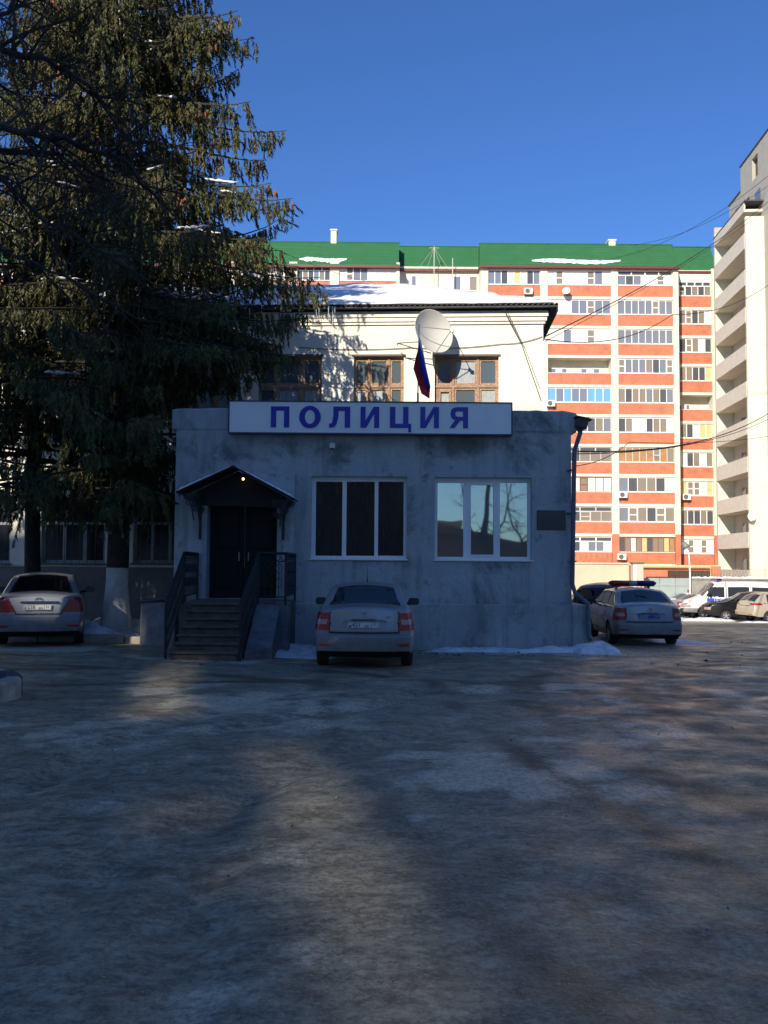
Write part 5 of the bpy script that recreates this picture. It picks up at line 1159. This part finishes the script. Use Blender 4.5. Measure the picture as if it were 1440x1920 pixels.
pill(-.62, -.10, mat('beacon_red', (.33,.01,.012), rough=.2), 'red_beacon', True); pill(.10, .62, mat('beacon_blue', (.01,.012,.16), rough=.2), 'blue_beacon', False, True); pill(-.099, .099, mat('beacon_mid', (.42,.42,.43), rough=.4), 'loudspeaker')
b = MB(); b.box(-.56, .56, -.06, .06, -.085, -.055); b.box(-.45, -.40, -.05, .05, -.13, -.08); b.box(.40, .45, -.05, .05, -.13, -.08); b.build('base', mBlackPl, lb)
p = at(1222, 1213, 22.5); c2.location = (p.x, 22.7, gz(p.x, 23.5)); c2.rotation_euler = (0, 0, R(-2))
# --- white saloon on the left ---
TOY = dict(SED); TOY.update(L=4.5, W=1.72, top=[(0,.98),(.06,1.06),(.42,1.095),(.52,1.10),(1.2,1.42),(1.45,1.465),(2.1,1.475),(2.6,1.44),(3.4,1.06),(3.6,1.0),(4.3,.86),(4.5,.72)], lz=(.70,.99), lx=.44, lslope=.55, white=False, rw=(.52,1.25), wr=.95, wf=3.55, strip=False, rake=.12, sw=(.9,3.25), pil=(1.6,2.35), fs=(2.7,3.4), lw=.22)
c3 = sedan('parked_car', 'pale silver saloon cut by the left edge, parked in front of the spruce', TOY, mSilver2, .02)
mirror(c3, -.82, 3.05, 1.05, mBlackPl); mirror(c3, .82, 3.05, 1.05, mBlackPl); plate(c3, yb-.005, .80, '238', 'Раа', '31', x=-.02)
b = MB(); b.tube([(-.34, yb+.02, .895), (-.30, yb, .905), (.36, yb, .905), (.38, yb+.02, .895)], .016, 6); b.build('chrome_strip', mChrome, c3)
b = MB(); b.tube([(.075*math.cos(a), yb+.022, .945+.042*math.sin(a)) for a in [i*.4 for i in range(17)]], .006, 4); b.tube([(.028*math.cos(a), yb+.02, .945+.04*math.sin(a)) for a in [i*.4 for i in range(17)]], .005, 4); b.tube([(-.05, yb+.02, .965), (.05, yb+.02, .965)], .005, 4); b.build('badge', mChrome, c3)
b = MB(); b.tube([(0, 1.5, 1.46), (0, 1.42, 1.54)], .008, 5); b.build('aerial', mBlackPl, c3)
p = at(66, 1215, 18.4); c3.location = (p.x, 18.55, gz(p.x, 19.5)); c3.rotation_euler = (0, 0, R(17))
# --- dark car beyond the annex corner ---
SUV = dict(SED); SUV.update(L=4.4, W=1.8, belt=1.08, lean=.32, zb=.28, top=[(0,1.15),(.1,1.3),(.35,1.55),(.7,1.66),(1.8,1.70),(2.5,1.62),(3.1,1.22),(3.4,1.08),(4.2,.98),(4.4,.8)], rw=(.1,.5), lz=(.85,1.12), sw=(.5,2.95), fs=(2.52,3.08), wr=.8, wf=3.4, strip=False)
c4 = sedan('parked_car', 'black car half hidden between the annex corner and the patrol car', SUV, mPBlack, .04)
p = at(1118, 1120, 28); c4.location = (p.x, 27.9, gz(p.x, 29)-.02); c4.rotation_euler = (0, 0, R(-22))
c5 = sedan('parked_car', 'dark blue car mostly hidden behind the annex corner', SED, paint('dark_blue_paint', (.03,.04,.09)), .05)
p = at(1084, 1090, 36); c5.location = (p.x-.3, 36, gz(p.x, 37)+.15); c5.rotation_euler = (0, 0, R(-50))
# --- far row ---
def far_car(name, label, P, paintm, px, Y, rz, res=.04, gl=mCarGlass2, zoff=0, **k):
    c = sedan(name, label, P, paintm, res, glass=gl, **k); p = at(px, 1150, Y); c.location = (p.x, Y, gz(p.x, Y)+zoff); c.rotation_euler = (0, 0, R(rz)); mirror(c, -P['W']/2+.04, 2.78, P['belt']+.05, paintm); mirror(c, P['W']/2-.04, 2.78, P['belt']+.05, paintm); return c
# rotation: -90 turns the nose to the right, +90 to the left; the root is the rear end
cw = far_car('patrol_car', 'far white saloon with a small roof beacon, behind the silver one near the gates', SED, mPWhite, 1248, 59, -80)
b = MB(); b.bbox(-.45, -.02, 1.7, 1.9, 1.46, 1.60, .04); b.build('red_beacon', MATS['beacon_red'], cw); b = MB(); b.bbox(.02, .45, 1.7, 1.9, 1.46, 1.60, .04); b.build('blue_beacon', MATS['beacon_blue'], cw)
far_car('parked_car', 'silver saloon in the sun with its red tail lamp towards the patrol car', SED, mSilver2, 1262, 55.5, -76)
far_car('parked_car', 'dark low car glimpsed in front of the grey gates', SED, mPGrey, 1236, 60, -60, .05)
SUV2 = dict(SUV); SUV2.update(L=4.3, top=[(0,1.1),(.1,1.25),(.35,1.5),(.7,1.58),(1.8,1.62),(2.5,1.54),(3.15,1.17),(3.4,1.08),(4.1,.98),(4.3,.8)])
s2 = far_car('parked_car', 'black crossover with bright alloy wheels nosing left in front of the van', SUV2, mPBlack, 1475, 51.6, 82, .03)
HB = dict(SUV); HB.update(L=4.2, W=1.78, belt=1.02, top=[(0,1.02),(.1,1.15),(.45,1.45),(.8,1.55),(1.8,1.58),(2.5,1.5),(3.1,1.12),(3.4,1.0),(4.0,.9),(4.2,.75)], lz=(.90,1.01), lx=.5, lw=.42, white=False, sw=(.75,2.95), pil=(1.3,2.1), bcol='paint')
far_car('parked_car', 'beige hatchback cut by the right edge with its slim red tail lamp', HB, mPBeige, 1398, 49.0, -78, .03)
# --- white police van with a long sloping nose ---
van = empty('police_van', (0,0,0), 0, 'white police van with a blue lettered side stripe, nose to the left', 'van')
VP = dict(L=5.4, W=1.98, belt=1.18, lean=.06, zb=.36, crown=.05, rad=.16, nose=.10, rake=.02, bump=.04, sig=.07, bowf=.2, top=[(0,2.08),(.1,2.14),(2.0,2.2),(3.55,2.18),(3.75,2.1),(4.38,1.40),(4.5,1.32),(5.2,1.02),(5.4,.82)])
def clv(x, y, z, k):
    ax = abs(x)
    for c in (1.0, 4.3):
        if k in 'sab' and (y-c)**2+(z-.36)**2 < .43**2 and ax > .55: return None
    if k == 'b': return 'body:under'
    if k in 'sa':
        if 1.28 < z < 1.86:
            if 3.15 < y < 3.95+(1.86-z)*.45: return 'side_window%d:glass' % (1 if x > 0 else 2)
            for a, c in ((1.75, 2.95), (.35, 1.6)):
                if a < y < c: return 'side_window%d:glass' % (3 if x > 0 else 4)
        if .98 < z < 1.2 and 2.0 < y < 4.15: return 'body:blue'
        for yy in (3.05, 4.05):
            if abs(y-yy) < .018: return 'body:seam'
        if .98 < z < 1.14 and y > 5.0: return 'headlamp%d:clear' % (1 if x > 0 else 2)
        if z < .62: return 'body:bl'
    if k in 'ta' and 3.72 < y < 4.4 and ax < .83: return 'windscreen:glass'
    if k == 'F' or y > 5.1:
        if .66 < z < .92 and ax > .5: return 'headlamp%d:clear' % (1 if x > 0 else 2)
        if .58 < z < .85 and ax < .42: return 'grille:bl'
        if z < .60: return 'bumper:grey'
    if k == 'R' and 1.3 < z < 1.8 and .1 < ax < .8: return 'rear_window:glass'
    return 'body:paint'
make_body(van, VP, .04, clv, dict(paint=mPWhite, under=mUnder, bl=mPGrey, clear=mClearLamp, seam=mSeam, glass=mCarGlass2, blue=mat('livery_blue', (.02,.05,.42), rough=.4), grey=mBlackPl)); under(van, VP)
for x_ in (-.86, .86):
    for y_ in (1.0, 4.3): wheel(van, x_, y_, .36, .2)
mirror(van, -.98, 4.0, 1.4, mBlackPl); mirror(van, .98, 4.0, 1.4, mBlackPl)
text_mesh('ПОЛИЦИЯ', .24, mPvc, van, (-.97, 3.15, 1.09), (R(90), 0, R(-90)), .006)
b = MB(); b.bbox(-.75, .75, 3.25, 3.55, 2.2, 2.33, .04); b.build('roof_beacon', MATS['beacon_blue'], van)
van.location = (at(1291, 1150, 54).x+5.35, 54.6, gz(0, 54)); van.rotation_euler = (0, 0, R(84))
heap('snow_bank', at(1265,1150,50).x-.6, at(1345,1150,50).x+1.2, 49.6, 52.6, .16, 33, 'sunlit snow strip in front of the far row of vehicles', res=.2)
heap('snow_bank', at(1345,1150,49).x, at(1450,1150,49).x+2, 47.2, 48.4, .08, 35, 'thin sunlit snow edge under the beige hatchback', res=.2)
# ================= trees =================
def spruce(label, x, y, zb_, H, Rm, seed, z0, dens=1.0, lean=(0,0), white=True, aim=(), fill=1.0, tr=.28):
    rs = np.random.RandomState(seed); root = empty('spruce_tree', (x, y, zb_), 0, label, 'tree', 'spruces at the left')
    b = MB(); n = 16; pts = []; rad = []
    for i in range(n+1):
        t = i/n; pts.append((lean[0]*t+.06*math.sin(t*9+seed), lean[1]*t+.05*math.cos(t*7), t*H)); rad.append(tr*(1-t)**.9+.02+(.06*max(0, 1-t*H/.9) if white else 0))
    pts.insert(1, (pts[0][0]*.9, 0, .55)); rad.insert(1, tr+.03)
    b.tube(pts, rad, 14); b.build('trunk', mBark, root, True)
    if white:
        b = MB(); b.tube([(pts[0][0], 0, -.2), (pts[0][0]*.95, 0, .25), (pts[0][0]*.9, 0, .55), (pts[0][0]*.9+.004, .003, 1.0), (pts[0][0]*.9+.01, .005, 1.36)], [tr+.13, tr+.075, tr+.035, tr+.010, tr+.003], 18); b.build('whitewash', mWhitewash, root, True)
    axis_ = lambda z: np.array([np.interp(z, [p[2] for p in pts], [p[0] for p in pts]), np.interp(z, [p[2] for p in pts], [p[1] for p in pts]), z])
    VV = []; bb = MB(); sn = MB(); tips = []; z = z0; cnt = 0
    queue = list(aim)
    while z < H-.4:
        f = (z-z0)/(H-z0); nb = rs.randint(3, 6); todo = [None]*nb; mine = [t for t in queue if t[2]+.6 < z]; todo += mine; queue = [t for t in queue if not t[2]+.6 < z]
        for tip in todo:
            az = rs.rand()*2*math.pi; Lb = Rm*(1-f)**.62*rs.uniform(.62, 1.08)
            if f < .08: Lb *= .8
            ex = x+lean[0]*z/H+math.cos(az)*Lb; ey = y+math.sin(az)*Lb
            if zb_+z-.25*Lb < 5.9 and ex > -5.0 and ey < 26: Lb = max(.4, (-5.1-x)/max(.2, math.cos(az)))   # low boughs stop short of the annex
            if z < 8.6 and ex > -2.6: Lb *= max(.5, 1-.28*(ex+2.6))
            if math.sin(az) > .2: Lb = min(Lb, 3.3/math.sin(az)) if z < 9.5 else Lb
            p0 = axis_(z+rs.uniform(-.15, .15)); dr = rs.uniform(.30, .48) if rs.rand() < .8 else .1; lift = rs.uniform(.0, .16); upt = rs.uniform(.10, .3); d = np.array([math.cos(az), math.sin(az), 0]); pd = np.array([-d[1], d[0], 0]); sw = rs.uniform(-.12, .12)
            if tip is not None:                    # a bough that ends at a given point
                v = np.array([tip[0]-x, tip[1]-y, tip[2]-zb_]); p0 = axis_(v[2]+.12*math.hypot(v[0], v[1])+.1); h_ = v-p0; Lb = math.hypot(h_[0], h_[1]); d = np.array([h_[0]/Lb, h_[1]/Lb, 0]); pd = np.array([-d[1], d[0], 0]); sw = 0; lift = .05; upt = .22; dr = lift+upt-h_[2]/Lb
            def P(s): return p0+d*Lb*s+pd*sw*Lb*s*s+np.array([0, 0, Lb*(lift*s-dr*s*s+upt*s**4)])
            ss = [i/8 for i in range(9)]; bb.tube([tuple(P(s)) for s in ss], [.045*(1-s)*min(1, Lb/2.5)+.008 for s in ss], 5, cap=False)
            tips.append((P(.98), Lb, d)); cnt += 1
            if rs.rand() < (.6 if z > 8 else .16) and Lb > 1.2:      # snow lying on the bough
                a = rs.uniform(.15, .6); c = a+rs.uniform(.1, .38); m_ = max(4, int((c-a)*Lb/.09)); sp_ = []
                for i in range(m_+1):
                    q = P(a+(c-a)*i/m_); sp_.append((q[0]+rs.uniform(-.02,.02), q[1]+rs.uniform(-.02,.02), q[2]+.11+rs.uniform(-.012,.02)))
                sn.tube(sp_, [.006]+[rs.uniform(.008, .05) for _ in sp_[2:]]+[.006], 5)
            # hanging strands
            ns = int(Lb*26*dens*fill*(.55 if z < 6 else 1))
            for _ in range(ns):
                s = rs.uniform(.10, 1)**.8; lat = (rs.rand()*2-1); wid = (.16+.55*min(Lb/4, 1)*(1-s)**.6*s**.25)*1.0
                q = P(s)+pd*lat*wid; q[2] -= .22*abs(lat)*wid+.02; sl = rs.uniform(.22, .72)*(1.15-.6*s)*(1 if rs.rand() < .85 else 1.6)
                dd = np.array([0, 0, -1.0])+d*rs.uniform(-.08, .28)+pd*lat*.2+rs.uniform(-.08, .08, 3); dd /= np.linalg.norm(dd)
                if abs(lat) > .4 and rs.rand() < .22: dd = pd*np.sign(lat)*.7+d*.5+np.array([0,0,-.45]); dd /= np.linalg.norm(dd); sl *= .8
                nt_ = max(3, int(sl/.048)); t = (np.arange(nt_)+rs.rand())/nt_*sl
                base = q[None]+dd[None]*t[:, None]
                for rep in range(3):
                    a = rs.rand(nt_)*2*math.pi; o = np.stack([np.cos(a), np.sin(a), np.zeros(nt_)], 1)
                    g = dd[None]*.80+o*.48; g /= np.linalg.norm(g, axis=1)[:, None]; ln = rs.uniform(.07, .145, nt_)[:, None]; sd = np.cross(g, rs.randn(nt_, 3)); sd /= np.linalg.norm(sd, axis=1)[:, None]; wd = rs.uniform(.013, .026, nt_)[:, None]
                    VV.append(np.stack([base-sd*wd, base+sd*wd, base+g*ln], 1))
        z += rs.uniform(.20, .34)/max(.6, (1-f*.3))
    A = np.concatenate(VV, 0); V = A.reshape(-1, 3); T = np.arange(len(V)).reshape(-1, 3); np_mesh('needles', V, T, mNeedle, root)
    bb.build('branches', mTwig, root); 
    if sn.v: tag(sn.build('snow', mSnow, root, True), kind='stuff')
    return root, tips, len(T)
def cones(root, tips, rs, n, cond):
    c_ = [t for t in tips if cond(t)]; rs.shuffle(c_)
    for P_, Lb, d in c_[:n]:
        b = MB()
        for k in range(rs.randint(3, 7)):
            o = P_+np.array([rs.uniform(-.14,.14), rs.uniform(-.14,.14), rs.uniform(-.22,-.05)])+d*rs.uniform(-.1,.12); tl = np.array([rs.uniform(-.25,.25), rs.uniform(-.25,.25), -1]); tl /= np.linalg.norm(tl); l_ = rs.uniform(.13,.19)
            b.tube([tuple(o+tl*l_*u) for u in (0,.15,.5,.85,1)], [.008,.024,.028,.02,.004], 7)
        b.build('cone_cluster', mCone, root, True)
tx = at(222, 1150, 22.4)
s1, tips, n1 = spruce('tall drooping spruce with a whitewashed trunk foot beside the station steps', tx.x, 22.4, .02, 23, 5.2, 5, 3.1, lean=(-.25, .1), fill=1.1, tr=.26, aim=[tuple(at(*q)) for q in ((478,72,21.8),(445,20,21),(470,190,21.2),(537,245,21.6),(500,300,22.2),(548,372,21.4),(505,445,21.0),(530,470,22.4),(600,520,21.8),(560,500,23.4),(612,548,23.2),(575,585,22.0),(540,600,21.2),(560,665,22.3),(525,640,23.5),(500,700,22.6),(470,650,21.0),(455,720,23.2),(440,560,20.2),(420,420,19.6),(400,640,19.8))])
cones(s1, tips, random.Random(4), 34, lambda t: t[0][2] > 9 and t[0][1] < 1.5)
t2 = at(52, 1150, 23.2)
s2_, tips2, n2 = spruce('second spruce at the left edge with a plain dark trunk', t2.x, 23.4, .05, 18, 4.3, 9, 3.3, lean=(.1, 0), white=False, fill=.62, tr=.19)
cones(s2_, tips2, random.Random(7), 8, lambda t: t[0][2] > 11 and t[0][1] < 1)
t3 = at(-200, 1150, 21)
s3_, tips3, n3 = spruce('third spruce standing outside the left edge, its boughs reaching in', t3.x, 20.6, .05, 12.5, 4.0, 15, 3.0, white=False, fill=.62, tr=.24)
print('needle faces', n1, n2, n3)
# bare broadleaf tree whose boughs reach in from the left edge
def bare(label, x, y, zb_, seed, guides, tr=.24, H=11):
    rd = random.Random(seed); root = empty('bare_tree', (x, y, zb_), 0, label, 'tree')
    b = MB(); b.tube([(0,0,-.3),(0,0,1),(.1,.05,4),(.25,0,7),(.3,.1,H)], [tr*1.3, tr, tr*.8, tr*.55, .05], 12); b.build('trunk', mTwig, root, True)
    b = MB()
    def grow(p, d, ln, r_, depth):
        n = 7; pts = [p]; rr_ = [r_]; dd = d.copy(); forks = []
        for i in range(n):
            dd = (dd+Vector((rd.uniform(-.16,.16), rd.uniform(-.16,.16), rd.uniform(-.14,.12)))).normalized(); pts.append(pts[-1]+dd*ln/n); rr_.append(r_*(1-.72*(i+1)/n)); forks.append((pts[-1], dd.copy(), rr_[-1]))
        b.tube(pts, rr_, 5 if depth < 2 else 3, cap=False)
        if depth < 4:
            for k in range(rd.randint(4, 6) if depth < 3 else 3):
                q, dq, rq = forks[rd.randint(1, n-1)]; dv = Vector((rd.uniform(-1,1), rd.uniform(-1,1), rd.uniform(-.8,.9))).normalized()
                grow(q, (dq*.8+dv*.75).normalized(), ln*rd.uniform(.35,.6), max(.004, rq*.6), depth+1)
    for g in guides:
        pts = [Vector(p)-Vector((x, y, zb_)) for p in g[0]]; r_ = g[1]; P = []
        for a, c in zip(pts, pts[1:]):
            for i in range(4): P.append(a.lerp(c, i/4)+Vector((rd.uniform(-.04,.04), rd.uniform(-.04,.04), rd.uniform(-.04,.04))))
        P.append(pts[-1]); m_ = len(P); rs_ = [r_*(1-.8*i/(m_-1))+.006 for i in range(m_)]
        b.tube(P, rs_, 8)
        for i in range(2, m_):
            for k in range(2):
                dv = Vector((rd.uniform(-.3,1), rd.uniform(-.8,.8), rd.uniform(-.8,.8))).normalized(); grow(P[i], dv, rd.uniform(.7, 1.7), rs_[i]*.55+.006, 2)
    b.build('branches', mTwig, root); return root
YT = 14.0
G = lambda lst: [tuple(at(px, py, YT+dy)) for px, py, dy in lst]
bx = at(-330, 1000, YT).x
bare('bare dark boughs of a leafless tree reaching in at the upper left', bx, YT, 0, 3, [
 (G([(-330,330,0),(-120,130,.3),(0,98,.3),(90,112,.5),(165,160,.8),(230,260,1)]), .075),
 (G([(-330,420,0),(-150,260,-.3),(0,235,-.3),(120,262,-.2),(235,300,0),(300,380,.4)]), .07),
 (G([(-330,480,0),(-140,300,.4),(0,283,.4),(110,290,.4),(200,340,.6)]), .055),
 (G([(-330,560,0),(-150,380,.2),(0,330,.2),(90,420,.4),(190,470,.4),(330,560,.6)]), .05),
 (G([(-330,250,0),(-100,60,0),(20,20,0),(60,-60,0)]), .06),
 (G([(-330,700,0),(-160,560,.3),(0,470,.3),(120,520,.3),(260,600,.5)]), .04)], tr=.2)
# tall bare trees and spruces behind the viewpoint, mirrored in the window
for i, (x_, y_, h_) in enumerate(((7, -22, 9), (11, -30, 10))):
    bare(''+('nearer','farther')[i]+' bare tree behind the viewpoint, mirrored in the annex window', x_, y_, 0, 40+i, [([(x_, y_, 2.5), (x_+1.2*s_, y_, 4.5), (x_+2*s_, y_+.5, h_-.5*abs(s_))], .08) for s_ in (-1, .2, 1)], H=h_)
